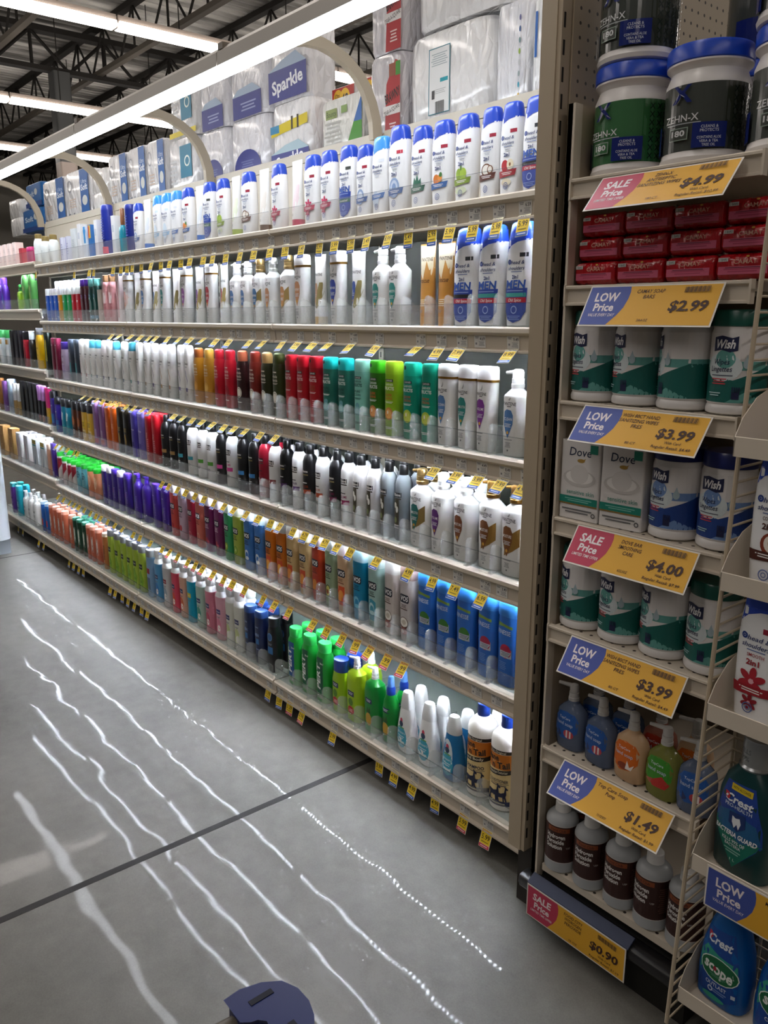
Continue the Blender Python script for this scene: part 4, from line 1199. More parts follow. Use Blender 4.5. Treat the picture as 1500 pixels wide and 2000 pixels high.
for i in range(4):
    x0, x1 = SX[i + 1] + .003, SX[i] - .003
    r = empty('light_canopy', ((x0 + x1) / 2, 1.34, 2.22))
    tag(r, 'long white lit light bar arched over the shelving, %s' % BAYN[i], 'light canopy', 'lit canopy bars over the shelving')
    h = (x1 - x0) / 2
    b = MB(); b.extr([(-.03, .008), (-.028, .045), (-.01, .062), (.02, .062), (.04, .04), (.036, .008)], -h, h, mat('#a9a49c', 's')); b.obj('housing', r)
    b = MB(); b.extr([(-.024, .008), (-.022, -.006), (-.008, -.013), (.012, -.013), (.026, -.006), (.028, .008)], -h + .006, h - .006, canm); b.obj('diffuser', r)
    b = MB()
    rows = arch_pts = [(1.935, 2.10), (1.93, 2.16), (1.912, 2.215), (1.885, 2.265), (1.848, 2.305), (1.80, 2.337), (1.745, 2.36), (1.69, 2.372), (1.63, 2.37), (1.57, 2.355), (1.50, 2.33), (1.44, 2.30), (1.394, 2.276)]
    out, inn = [], []
    for k, (y, z) in enumerate(rows):
        y2, z2 = rows[min(k + 1, len(rows) - 1)]; y1, z1 = rows[max(k - 1, 0)]
        dy, dz = y2 - y1, z2 - z1
        l = math.hypot(dy, dz)
        wd_ = .034 - .010 * k / 12
        out.append((y + dz / l * wd_ * .2, z - dy / l * wd_ * .2)); inn.append((y - dz / l * wd_, z + dy / l * wd_))
    vs = []
    for s in (-.012, .012):
        vs += [(SX[i + 1] + s - (x0 + x1) / 2, y - 1.34, z - 2.22) for y, z in out] + [(SX[i + 1] + s - (x0 + x1) / 2, y - 1.34, z - 2.22) for y, z in inn]
    n = len(out)
    fs = []
    for k in range(n - 1):
        fs += [(k, k + 1, n + k + 1, n + k), (2 * n + k, 3 * n + k, 3 * n + k + 1, 2 * n + k + 1),
               (k, 2 * n + k, 2 * n + k + 1, k + 1), (n + k, n + k + 1, 3 * n + k + 1, 3 * n + k)]
    fs += [(0, n, 3 * n, 2 * n), (n - 1, 3 * n - 1, 4 * n - 1, 2 * n - 1)]
    b.add(vs, fs, mat('#b3aa98', 's')); b.obj('arm', r)
    b = MB(); b.box(-h + .001, -h + .03, -.026, .03, .05, .068, mat('#5c5348', 's')); b.obj('joint_clip', r)

# slotted post and pegboard at the end of the run
r = empty('end_panel', (-1.10, 1.33, 0))
tag(r, 'beige slotted end post with pegboard closing the shelving run', 'end panel')
def sub(nm, b, par=r, loc=(1.10, -1.33, 0)):
    o = b.obj(nm, par); o.location = loc; return o
b = MB(); b.box(-1.135, -1.098, 1.33, 1.40, .255, 2.45, BEIGE2); sub('front_post', b)
b = MB(); b.box(-1.098, -1.088, 1.333, 1.36, .255, 2.45, BEIGE2)
for k in range(46):
    b.box(-1.0881, -1.0872, 1.338, 1.343, .29 + k * .047, .29 + k * .047 + .026, mat('#1a1512', 'd'))
sub('slotted_strip', b)
b = MB(); b.box(-1.098, -1.084, 1.362, 1.375, .255, 2.45, BEIGE2); sub('edge_bead', b)
b = MB(); b.box(-1.10, -1.0855, 1.375, 2.55, .255, 2.45, mat_peg()); sub('pegboard', b)
b = MB(); b.box(-1.135, -1.09, 1.37, 2.50, FL, .255, mat('#2a2520', 'd')); sub('foot', b)


# ---------------------------------------------------------------- filling the shelves
def XU(u, z, y):                 # where along the shelf (height z, depth y) the photo shows its column u
    k = (u - 750) / FPX
    rx, ry = math.cos(YAW), math.sin(YAW)
    wx, wy, wz = -math.sin(YAW) * math.cos(PITCH), math.cos(YAW) * math.cos(PITCH), -math.sin(PITCH)
    return (ry * y - k * (wy * y + wz * (z - CAMZ))) / (k * wx - rx)


# each row: image column, product, extra rows behind it
ROWS = [
    # top shelf
    '1050 men1s,1003 apple,963 coco,914 lime,868 orange,826 euca,782 classic,748 clin,716 small,683 menm,645 flower,613 flower,582 tb_hspink,547 flower,518 tb_hsbrown,488 coco,463 tb_hsgreen,438 lime,412 menm,393 tb_hsblue,370 orange,348 clin,330 blueb,312 blueb,290 tb_hsblue,273 small,255 nvc,242 tlb,229 bxw,209 nvr,195 bxw,183 bxy,173 bxl,162 bxw,150 bxg,138 bxb,127 bxb,103 pear,88 pear,75 pear,60 mpo,46 rbx,34 pbx,24 pbx,15 pbx,6 pbx',
    '1019 men2,963 men2,914 men1,872 tb_gold,836 tb_gold,779 pp_teal,746 pp_teal,701 tb_blue,662 pf_deep,627 tb_tan,592 pf_tan,563 pp_tang,533 pp_tan,508 pp_bluo,484 pp_blue,463 pp_blue,440 tb_red,415 pf_red,392 tb_purp,367 pf_lil,347 tb_olive,325 pf_teal,307 tb_lblue,287 pf_blue,271 tb_olive,253 pf_rose,239 pw,222 pk,211 pk,201 gy,192 dt,183 dt,175 dr,167 dr,158 cr,149 cr,140 cg,131 cg,122 cy,114 cbl,106 cbl,98 cbl,67 gr,54 gr,43 gs,13 vp,4 vp',
    '1007 pp_blue,952 pf_purp,915 pf_teal,875 pf_blue,843 fr_tealc,807 fr_teal,771 fr_lime,740 fr_green,710 fr_aqua,678 fr_dark,648 fr_dark,621 fr_red,596 fr_red,573 fr_red,547 bl_moss,524 bl_olive,501 bl_rust,476 bl_brown,452 bl_red,431 bl_red,411 bl_gold,391 bl_amber,373 dv0,359 dv3,339 dv2,323 dv1,307 dv3,292 dv6,277 dv0,263 dv4,248 dv5,232 dv7,219 dv8,209 dv3,196 dv7,185 dv4,175 dv9,165 dv9,155 sl,144 sl,129 lg,117 by,110 by,97 dg,81 yl,66 bw,55 rb,47 bx,39 bx,31 bx,20 wb,7 wb',
    '1005 pp_brng,959 pp_brng,908 pp_brown 1,863 pp_purp 1,822 pp_tealg 1,785 sl_clear 1,757 sl_clear 1,730 sl_wbot 1,703 sl_wbot 1,679 sl_wmag 1,656 sl_bmag 1,629 sl_wor 1,604 sl_bor 1,583 sl_wpurp 1,559 sl_bpurp 1,537 sl_wred 1,517 sl_red 1,497 sl_bblue,475 sl_bblue,453 sl_wpink,433 sl_bpink,415 sl_wgreen,396 sl_wgreen,376 sl_wcyan,357 sl_bcyan,341 sl_bgold,325 sl_bgold,308 rd 1,295 rd 1,281 lv 1,267 vi 1,252 bg,240 bg,227 or 1,216 or 1,204 mv,192 mv,180 yb,169 yb,159 bb,149 bb,137 tb,128 tb,116 pb,108 pb,99 mg,90 lb2,83 lb2,76 bp,68 bp,60 bp,51 bp,42 wg,34 wg,24 gb,14 pu,5 am',
    '994 fi_r 1,954 fi_r 1,912 fi_g 1,872 fi_g 1,835 fi_g 1,800 v_cocog 1,769 v_coco 1,737 v_aquaw 1,707 v_blue 1,676 v_orw 1,651 v_avo 1,625 v_ord 1,600 v_cream 1,575 v_cream 1,555 v_org 1,533 v_org 1,512 v_sky 1,491 v_sky 1,469 v_lime 1,451 v_green 1,432 v_plum 1,413 v_plum 1,395 v_peach 1,379 v_rose 1,361 v_lil 1,345 v_coral 1,327 au,309 au,289 aup,272 aup,253 au2,240 auw,229 au2,219 auw,209 auw,191 gk_o 2,179 gk_o 2,167 gk_b 2,157 gk_b 2,147 gk_r 2,139 gk_r 2,129 gk_r 2,120 gk_r 2,109 ppl,101 pch,91 wgb 1,75 wgb 1,58 wpk 1,43 wpk 1,28 tnb,10 tnb',
    '977 mc 1,931 ms 1,885 jb 1,837 jw 1,795 jw 1,762 sp 1,730 kg,695 kp 1,665 kb 1,634 pe_g 1,605 pe_g 1,578 pe_b 1,536 bk 1,511 nv 1,490 nv 1,470 su_white 1,453 su_white 1,434 su_lpink 1,413 su_pink 1,395 su_teal 1,377 su_aqua,362 su_peach,346 su_red,329 su_grey,313 su_blue,297 lib,282 li,270 li,258 li,246 li,234 li,221 li,209 tn 1,195 co 1,185 co 1,177 co 1,169 gn 1,159 gn 1,151 gn 1,143 co 1,129 co 1,120 co 1,112 co 1,104 co 1,96 cb,88 cb,72 wl 1,62 wl 1,53 wl 1,40 tl 1,29 pr 1']
hs('men1s', 'white mens shampoo bottle, black and red bands', men=('#17181c', '#b31f35'), badge='#2b2f36')

EPOST = 'from end post'
PLACED = []
for si, row in enumerate(ROWS):
    it = []
    for e in row.split(','):
        p = e.split()
        u, key, extra = int(p[0]), p[1], int(p[2]) if len(p) > 2 else 0
        fy = (BASEY if si == 5 else FY) + .030
        it.append([XU(u, SZ[si] + .10, fy + .02), key, extra, fy])
    it.sort(key=lambda t: -t[0])
    cnt, seen, scnt, sseen = {}, {}, {}, {}
    for x, key, extra, fy in it:
        cnt[key] = cnt.get(key, 0) + 1
        if extra:
            s = DES[key]['desc'].split(',')[0]
            scnt[s] = scnt.get(s, 0) + extra
    for i, (x, key, extra, fy) in enumerate(it):
        D = DES[key]
        gap = 9.0
        if i:
            gap = min(gap, (it[i - 1][0] - x - .0015) / (DES[it[i - 1][1]]['w'] + D['w']) * 2)
        if i < len(it) - 1:
            gap = min(gap, (x - it[i + 1][0] - .0015) / (DES[it[i + 1][1]]['w'] + D['w']) * 2)
        s = min(1.0, gap)
        if i == 0:
            x = min(x, SX[0] - .012 - D['w'] / 2 * s)
        z = shelf_z(si, x) + .0005
        k = seen.get(key, 0); seen[key] = k + 1
        lab = D['desc'] + (', %s of %s %s' % (ordw(k), numw(cnt[key]), EPOST) if cnt[key] > 1 else '') + ', ' + SHN[si]
        rz = R(random.uniform(-7, 7)) if D['w'] < .08 and s > .9 else 0
        rz *= .5
        place(key, (x, fy + D['d'] / 2 * s, z), lab, '%ss on the %s' % (D['name'].replace('_', ' '), SHN[si]), rz, (s, s, 1))
        PLACED.append((si, x, key))
        for j in range(extra):
            sh = D['desc'].split(',')[0]
            k = sseen.get(sh, 0); sseen[sh] = k + 1
            lab = '%s in a row behind, %s of %s %s, %s' % (' '.join(sh.split()[-5:]), ordw(k), numw(scnt[sh]), 'from post', SHN[si])
            yy = fy + D['d'] * s * (1.5 + j) + .006 * (j + 1)
            place(key, (x + random.uniform(-.002, .002), yy, z), lab, '%ss on the %s' % (D['name'].replace('_', ' '), SHN[si]), 0, (s, s, 1))

# clear dividers between the nearest facings
dm = MB()
pts = [(.0, 0), (.30, 0), (.30, .03), (.05, .055), (.03, .072), (.012, .078), (.004, .074), (0, .066)]
dm.extr(pts, -.0007, .0007, mat('#dfe2e0', 'v'))
dm.box(-.006, .006, .0, .02, 0, .004, mat('#dfe2e0', 'v'))
dmesh = dm.mesh('divider')
for si in range(1, 6):
    xs = [x for s, x, k in PLACED if s == si][:17]
    ws = {x: DES[k]['w'] for s, x, k in PLACED if s == si}
    for i, (a, c) in enumerate(zip(xs, xs[1:])):
        o = bpy.data.objects.new('shelf_divider', dmesh); C.objects.link(o)
        o.location = ((a + c) / 2, (BASEY if si == 5 else FY) + .005, SZ[si] + .0014)
        tag(o, 'clear plastic shelf divider, %s of %s %s, %s' % (ordw(i), numw(len(xs) - 1), EPOST, SHN[si]), 'divider', 'clear dividers on the %s' % SHN[si])

# white price labels in the channels and yellow cards hanging under them
TK = {}


def ticket(price):
    if price not in TK:
        b = MB()
        b.box(-.019, .019, 0, .0006, -.030, 0, mat('#e4e2de', 'k'))
        b.art([('L', -10, -5, 14, 6, 2, '#6a6a6c'), ('T', price, 9, -8, 8, 16, '#2a2a2c'), ('L', 6, -20, 20, 12, 4, '#9a9a9e'), ('R', -12, -20, 5, 5, '#8a8a8e')], on_flat(0), ml=1)
        TK[price] = b.mesh('price_label')
    return TK[price]


CARD = {}


def card(price, sale):
    k = (price, sale)
    if k not in CARD:
        b = MB()
        b.box(-.018, .018, 0, .0006, -.050, 0, mat('#efece2', 'k'))
        a, w = ('#c0392c', 'SALE') if sale else ('#26306c', 'LOW')
        b.art([('R', 0, -20, 34, 38, '#e8c521'), ('R', 0, -5, 34, 9, '#ece4b8' if not sale else '#e8d060'), ('T', w, -7, -5, 6.5, 17, a), ('T', 'Price', 9, -5, 5, 13, a, 0, .2),
               ('T', price, 0, -20, 13, 27, '#1c1a14'), ('L', 0, -33, 26, 5, 1, '#7a6a1c'), ('R', 0, -44, 34, 9, '#c23a4a' if sale else '#2f58a8'), ('L', 0, -44, 26, 4, 1, '#dfe4f0')], on_flat(0), ml=1)
        CARD[k] = b.mesh('price_card')
    return CARD[k]


CARDS = [
    ('1008:5.99,957:5.99,910:5.99,866:5.99,829:5.99,783:5.49,746:8.99,704:3.49,672:5.99,641:5.99,611:5.99,577:5.49,545:5.99,516:5.49,485:5.49,458:5.49,430:5.49,405:5.49,387:5.49,361:5.49,342:5.49,322:5.49,303:5.49,286:5.49,265:5.49,248:5.49,238:5.49,226:5.49,212:5.49,174:5.49,166:5.49,136:5.49,62:5.49', 12),
    ('985:8.99,886:7.99,846:4.99,806:5.99,726:6.99,676:3.99,634:3.99,604:5.99,573:5.99,543:5.99,508:5.99,481:5.99,441:3.99,416:3.99,392:3.99,367:3.99,345:3.99,322:3.99,300:3.99,287:3.99,270:3.99,252:3.99,230:3.99,213:3.99', 52),
    ('1012:4.99,970:7.99,925:3.99,885:3.99,841:3.99,533:4.99,503:4.99,475:4.99,453:4.99,433:4.99,412:4.99,391:4.99,371:4.99,354:4.99,336:4.99,289:4.99,276:4.99,258:4.99,243:4.99,227:s2.99,218:s2.99,209:4.99,196:4.99,185:4.99,172:4.99,160:4.99', 50),
    ('932:6.99,879:7.49,836:4.99,790:4.99,729:5.99,677:5.99,652:4.99,628:4.79,609:4.99,588:4.79,565:4.99,541:4.99,521:4.99,499:4.79,476:4.79,452:4.99,432:4.99,412:4.99,392:4.99,375:4.99,357:4.99,341:4.99,324:4.99,311:4.99,147:2.99,139:2.99,128:2.99,116:2.99,107:2.99', 36),
    ('778:s.99,747:s.99,714:s.99,687:s.99,661:s.99,631:s.99,605:s.99,557:s.99,530:s.99,507:s.99,471:s.99,448:s.99,430:s.99,411:s.99,390:s.99,375:s.99,361:s.99,341:s.99,326:s.99,311:1.99,289:1.99,267:1.99,255:1.99,235:1.99,220:1.99,205:1.99,192:1.99,182:1.99,172:1.99,160:1.99,150:1.99,141:1.99,132:1.99,120:1.99,110:1.99', 36),
    ('938:s5.99,893:s5.99,837:4.99,795:4.99,759:4.99,729:3.99,640:2.99,580:s2.96,555:s3.29,535:3.69,514:1.19,280:1.99,268:1.99,255:1.99,242:1.99,230:1.99,218:1.99,208:1.99,155:1.99,147:1.99,137:1.99,128:1.99,79:1.99,70:1.99,38:1.99,29:1.99', 14)]
REG = {'5.99': '6.59', '8.99': '9.49', '3.99': '4.49', '4.99': '5.49', '7.99': '8.49', '6.99': '7.45', '5.49': '6.59', '3.49': '3.99', '2.99': '3.49', '.99': '1.19', '1.99': '2.49', '7.49': '7.99', '4.79': '5.49'}
for si, (row, tilt) in enumerate(CARDS):
    fy = BASEY if si == 5 else FY
    L_ = []
    for e in row.split(','):
        u, p = e.split(':')
        L_.append((XU(int(u), SZ[si] - .075, fy - .02), p))
    tk = [(x, REG.get(p.lstrip('s'), '6.99')) for x, p in L_]
    cards_x = [x for x, p in L_]
    for s, x, k in PLACED:
        if s == si and x > SX[3] and all(abs(x - c) > .046 for c, _ in tk):
            tk.append((x, random.choice(['3.49', '4.69', '5.29', '3.99'])))
    tk = sorted([t for t in tk if t[0] < SX[0] - .022], reverse=True)
    keep = []
    for t in tk:
        if not keep or keep[-1][0] - t[0] > .041:
            keep.append(t)
    for i, (x, p) in enumerate(keep):
        o = bpy.data.objects.new('price_label', ticket(p)); C.objects.link(o)
        o.location = (x, fy + .0075, shelf_z(si, x) - .0205)
        o.rotation_euler = (R(5), 0, 0)
        tag(o, 'white price label in the channel, %s of %s %s, %s' % (ordw(i), numw(len(keep)), EPOST, SHN[si]), 'price label', 'white price labels of the %s' % SHN[si])
    L_ = [t for t in L_ if t[0] < SX[0] - .02]
    tot = {}
    for x, p in L_:
        tot[p] = tot.get(p, 0) + 1
    nn = {}
    for x, p in L_:
        k = nn.get(p, 0); nn[p] = k + 1
        sale, pr = p[0] == 's', p.lstrip('s')
        o = bpy.data.objects.new('price_card', card(pr, sale)); C.objects.link(o)
        o.location = (x + .002, fy + .0055, shelf_z(si, x) - .0505)
        o.rotation_euler = (-R(tilt + random.uniform(-7, 7)), R(random.uniform(-4, 4)), R(random.uniform(-5, 5)))
        num = ', %s of %s %s' % (ordw(k), numw(tot[p]), EPOST) if tot[p] > 1 else ''
        tag(o, 'yellow %s card reading %s%s, under %s' % ('sale' if sale else 'price', pr, num, SHN[si]), 'price card', 'yellow price cards of the %s' % SHN[si])

# taller white bottles standing behind the coloured body washes
cw = [x for s, x, k in PLACED if s == 1 and k in ('cr', 'cg', 'cy', 'cbl')]
for i, x in enumerate(cw):
    place('wp', (x, FY + .105, SZ[1] + .0005), 'taller white bottle behind the coloured body washes, %s of %s from post, second shelf' % (ordw(i), numw(len(cw))), 'white bottles behind the body washes', 0, (.8, 1, 1))


# ---------------------------------------------------------------- side display at the end of the run
EX0, EX1, EY, EB = -1.055, -.672, 1.335, 1.72
EZ = [1.757, 1.559, 1.333, 1.088, .845, .552, .245]
r = empty('display_unit', (EX0, EY, FL))
tag(r, 'beige narrow display unit beside the pegboard at the end of the run', 'display unit')
def sub2(nm, b):
    o = b.obj(nm, r); o.location = (-EX0, -EY, -FL); return o
b = MB(); b.box(-1.0685, -1.0575, 1.34, EB, .2, 1.893, BEIGE2); b.box(-1.0685, -1.052, 1.34, 1.362, .2, 1.893, BEIGE); sub2('side_panel', b)
b = MB(); b.box(-.653, -.628, 1.42, 1.455, .2, 1.735, BEIGE); sub2('corner_post', b)
b = MB(); b.box(-1.0685, -.64, EB, EB + .015, .2, 1.893, mat('#6d6050', 's')); sub2('back_panel', b)
b = MB(); b.box(-1.0685, -.663, 1.345, EB, FL, .2, mat('#15130f', 'd')); sub2('base', b)
DKP = mat('#1b1a1c')
b = MB()
b.loft([(-1.085, .016, .020, 3), (-1.08, .018, .024, 3), (-.63, .018, .024, 3)], DKP, 16, mx=Matrix(((0, 0, 1, 0), (0, 1, 0, 1.335), (1, 0, 0, .19), (0, 0, 0, 1))))
sub2('bumper', b)
EN = ['top shelf', 'second shelf', 'third shelf', 'fourth shelf', 'fifth shelf', 'sixth shelf', 'bottom shelf']
dots = mat('#2b241d', 'd')
for i, z in enumerate(EZ):
    off = Vector(((EX0 + EX1) / 2 - EX0, 0, z - FL))
    h = (EX1 - EX0) / 2 - .003
    b = MB(); b.box(-h + .01, h - .01, .012, EB - EY - .004, -.018, -.001, BEIGE)
    for k in range(14):
        b.add([(-h + .02 + k * .0262 + .004 * math.cos(t * PI / 3), .022 + .004 * math.sin(t * PI / 3), -.0006) for t in range(6)], [tuple(range(6))], dots)
    o = b.obj('display_shelf', r); o.location = off
    if i < 6:
        b = MB(); b.extr([(.012, 0), (.002, 0), (0, -.002), (0, -.006), (.005, -.008), (.007, -.010), (.007, -.032), (.001, -.034), (.001, -.038), (.012, -.038)], -h, h, BEIGE)
        for s in (-h, h):
            b.box(s - .002, s + .002, -.001, .014, -.039, .001, BEIGE)
        b.obj('price_channel', o)

# -- goods on it ---------------------------------------------------------------------------------
def lids(prof, col, zz):
    return mm(prof)


def zehn(key, desc, main, side):
    bp = [(0, 66, 66, 2), (3, 71, 71, 2), (10, 73, 73, 2), (14, 71, 71, 2), (20, 70, 70, 2), (124, 70, 70, 2), (132, 70, 70, 2), (142, 66, 66, 2), (150, 63, 63, 2), (156, 66, 66, 2), (160, 71, 71, 2), (163, 71, 71, 2)]
    cp = [(163, 70, 70, 2), (165, 72, 72, 2), (186, 72, 72, 2), (191, 69, 69, 2), (192, 66, 66, 2)]
    lp = mm([(20, 70, 70, 2), (126, 70, 70, 2)])
    nv = '#1d2a6e'
    ops = [('R', 0, 73, 436, 106, main), ('R', 110, 73, 90, 106, side)]
    for a in range(5):
        for c in range(7):
            ops.append(('T', 'X', 82 + a * 14, 30 + c * 14, 10, 11, '#1d2a22'))
    ops += [('R', -75, 44, 40, 46, nv), ('P', [(-26, 96), (-18, 96), (-8, 108), (2, 96), (10, 96), (-3, 112), (8, 124), (1, 124), (-8, 115), (-17, 124), (-24, 124), (-13, 112)], nv), ('T', 'ZEHN-X', -8, 72, 11, 60, '#d8dadc'),
            ('R', -4, 63, 60, 1.6, '#aab0b4'), ('R', -10, 47, 34, 20, '#8fa095'), ('R', -10, 47, 31, 17, main), ('T', '180', -10, 48, 9, 24, '#d8dadc'),
            ('R', 40, 42, 52, 40, nv), ('T', 'CLEANS &', 40, 55, 4.5, 26, '#c8d0e0'), ('T', 'PROTECTS', 40, 49, 4.5, 28, '#c8d0e0'), ('T', 'CONTAINS ALOE', 40, 38, 4.2, 36, '#c8d0e0'), ('T', 'VERA & TEA', 40, 32, 4.2, 28, '#c8d0e0'), ('T', 'TREE OIL', 40, 26, 4.2, 20, '#c8d0e0')]
    design(key, 'wipes_tub', 'tub', desc, 146, 146, 192, body_cap(bp, '#e4e0de', cp, '#1c49c0', ops, wrap=True, n=40))
    DES[key]['parts'][-1] = ('label', lambda b: b.art(ops, on_cyl(lp), kind='h'))


zehn('zg', 'green', '#3f6e48', '#2f6238')
zehn('zd', 'charcoal', '#474b47', '#33382f')
ZT = 'wipes tubs on the side display'
TZ = EZ[0] + .0005
place('zg', (-.983, 1.425, TZ), 'green wipes tub with blue lid, bottom of its stack by the post', ZT, R(-4))
place('zd', (-.832, 1.425, TZ), 'charcoal wipes tub, blue lid, in the middle of the front row', ZT, R(3))
place('zd', (-.675, 1.43, TZ), 'charcoal wipes tub carrying another tub, cut by the frame edge', ZT, R(4))
place('zd', (-.982, 1.425, TZ + .1925), 'charcoal and green wipes tub standing on the green one', ZT, R(-3))
place('zd', (-.828, 1.60, TZ), 'wipes tub in the back row behind the middle one', ZT, R(20))
place('zd', (-.826, 1.60, TZ + .1925), 'charcoal wipes tub stacked in the back row, label turned away', ZT, R(60))
place('zd', (-.677, 1.43, TZ + .1925), 'upper charcoal wipes tub cut by the frame edge', ZT, R(8))

# red soap multipacks
def camay():
    def body(b):
        P = mm([(-48, 20, 14, 3), (-47, 25, 19, 3.5), (-42, 28.5, 22, 4), (42, 28.5, 22, 4), (47, 25, 19, 3.5), (48, 20, 14, 3)])
        b.loft(P, mat('#b3101c', 'w'), 28, mx=Matrix(((0, 0, 1, 0), (1, 0, 0, 0), (0, 1, 0, .022), (0, 0, 0, 1))))
    def lab(b):
        f = lambda x, z, l: (x, -.0287 - l + .10 * max(0, abs(z - .022) - .012) ** 1.2, z)
        b.art([('R', 0, 16, 84, 13, '#c65a78'), ('L', 0, 16, 70, 8, 2, '#a83a58'), ('R', 0, 20.5, 60, 1.2, '#5a1a2a'), ('T', 'CAMAY', 4, 30, 7, 40, '#d8a08c'), ('R', -34, 34, 17, 6, '#d9d4d2'), ('T', '3 BARS', -34, 34, 4, 14, '#1a1a1a'), ('E', 8, 38, 3, 1.6, '#c8963c')], f)
    design('ca', 'soap_pack', 'soap pack', 'red', 96, 57, 44, [('wrapper', body), ('label', lab)])


camay()
LV = ['bottom layer', 'middle layer', 'top layer']
for lv in range(3):
    for k, x in enumerate((-1.003, -.904, -.804, -.7045)):
        zz = EZ[1] + .0005 + lv * .0455
        place('ca', (x + random.uniform(-.0015, .0015), EY + .05 + random.uniform(0, .006) + .008 * lv, zz), 'red wrapped soap multipack, %s, %s from the pegboard post' % (LV[lv], ordw(k)), 'red soap multipacks', R(random.uniform(-2, 2)))


def wish(key, desc, c1, c2, lid):
    bp = [(0, 44, 44, 2), (3, 48.5, 48.5, 2), (9, 49.5, 49.5, 2), (15, 48, 48, 2), (18, 46.5, 46.5, 2), (20, 48, 48, 2), (140, 48, 48, 2), (146, 46, 46, 2), (150, 46.5, 46.5, 2)]
    cp = [(150, 46, 46, 2), (151, 48, 48, 2), (174, 47.5, 47.5, 2), (178, 45, 45, 2)]
    nv = '#1c2148'
    P1 = [(-150, 22), (-150, 84), (-40, 80), (-20, 66), (10, 60), (40, 72), (70, 84), (150, 84), (150, 22)]
    ops = [('R', 0, 80, 298, 118, '#e2dedd'), ('R', 0, 88, 298, 8, c2), ('R', 0, 81, 298, 8, c2), ('P', P1, c1), ('P', [(0, 22), (30, 40), (70, 24), (70, 22)], c2), ('E', -10, 82, 34, 24, '#d5dfe2'), ('E', -6, 96, 18, 16, c2),
           ('P', [(-30, 108), (-30, 132), (-14, 135), (4, 131), (14, 134), (14, 110), (2, 107), (-14, 111)], nv), ('T', 'Wish', -8, 121, 14, 36, '#efeef0', 0, .2),
           ('T', 'Wipes', -12, 91, 9, 30, nv, 0, .15), ('T', 'Lingettes', -12, 79, 9, 40, nv, 0, .15), ('L', -10, 68, 42, 4, 1, '#5a6070'), ('L', -14, 58, 30, 12, 3, '#c8404a'),
           ('E', 30, 88, 6, 8, '#a8bcc4'), ('P', [(26, 92), (30, 104), (34, 92)], '#a8bcc4'), ('R', 16, 34, 12, 12, nv)] + [('R', 11 + q * 3.4, 44, 2, 10, nv) for q in range(4)] + [('L', -20, 36, 26, 8, 2, '#a8c8cc')]
    design(key, 'wipes_canister', 'canister', desc, 99, 99, 178, body_cap(bp, '#d9d5d3', cp, lid, ops, wrap=True, n=36))


wish('wg_', 'teal', '#0f5f58', '#5f9f98', '#124f44')
wish('wb_', 'blue', '#1d3f86', '#6f8fc4', '#141f5c')
WG = 'wipes canisters on the side display'
WN = [' next to the pegboard post', ' second from the pegboard post', ' with its label turned away', ' behind the wire panel']
for k, (x, a) in enumerate(((-1.008, -8), (-.9085, -20), (-.809, -48), (-.7095, 6))):
    place('wg_', (x, 1.395 - .001 * k, EZ[2] + .0005), 'teal and white wipes canister, third display shelf,' + WN[k], WG, R(a))
for k, (x, a) in enumerate(((-1.008, -22), (-.9085, -8), (-.809, -28), (-.7095, -14))):
    place('wg_', (x, 1.398, EZ[4] + .0005), 'teal and white wipes canister, fifth display shelf,' + (WN[k] if k != 2 else ' third from the pegboard post'), WG, R(a))
for k, (x, a) in enumerate(((-.8075, -8), (-.7075, 0))):
    place('wb_', (x, 1.397, EZ[3] + .0005), 'blue and white wipes canister, %s' % ['beside the soap cartons', 'behind the wire panel'][k], WG, R(a))


def dovebox():
    def b0(b):
        b.loft(mm([(0, 47, 35, 24), (165, 47, 35, 24)]), mat('#dedad8', 'k'), 40)
    ops = [('T', 'Dove', 0, 142, 17, 52, '#26304a', 0, .12), ('E', 2, 124, 9, 4, '#a8853c'), ('P', [(2, 124), (14, 130), (8, 122)], '#a8853c'), ('R', 32, 150, 18, 18, '#1f8a74'),
           ('E', 0, 88, 40, 18, '#c9c5c2'), ('E', 0, 90, 33, 14, '#e9e6e3'), ('E', 0, 96, 22, 20, '#d4d0cd'), ('T', 'sensitive skin', 4, 58, 9, 66, '#5f9a8c'), ('R', 0, 41, 92, 15, '#15806f'), ('L', 0, 41, 70, 8, 2, '#7fc0b4'), ('R', 0, 32, 92, 3, '#8a6c34'), ('L', -2, 18, 78, 12, 2, '#6a6a6c'), ('O', 38, 14, 5, 5, .6, '#4a4a4c')]
    design('db', 'soap_carton', 'carton', 'white', 94, 70, 165, [('carton', b0), ('label', lambda b: b.art(ops, on_flat(-.035), ml=1))])


dovebox()
place('db', (-1.003, 1.385, EZ[3] + .0005), 'white soap carton with teal stripe next to the pegboard post', 'white soap cartons', R(2))
place('db', (-.9065, 1.39, EZ[3] + .0005), 'white soap carton with teal stripe beside the blue canisters', 'white soap cartons', R(4))


def soap(key, desc, liq, lab, art, bk='c'):
    bp = [(0, 30, 20, 2.6), (4, 35, 23, 2.6), (30, 38, 25, 2.6), (70, 38, 25, 2.5), (90, 34, 23, 2.4), (102, 22, 17, 2.1), (108, 14, 13, 2), (114, 13, 12, 2)]
    ops = [('P', [(-32, 40), (-30, 74), (-20, 88), (0, 92), (22, 88), (31, 74), (30, 48), (14, 30), (-12, 24)], lab), ('T', 'TopCare', -2, 76, 5.5, 30, '#d8e0ea'), ('T', 'hand soap', -2, 63, 8, 44, '#c8d4e8')] + art
    design(key, 'soap_pump', 'soap pump', desc, 78, 52, 165, body_cap(bp, liq, None, None, ops, bk=bk, pump=pump_head(122, '#d5d2cf', 't', 11, 24, 40)))


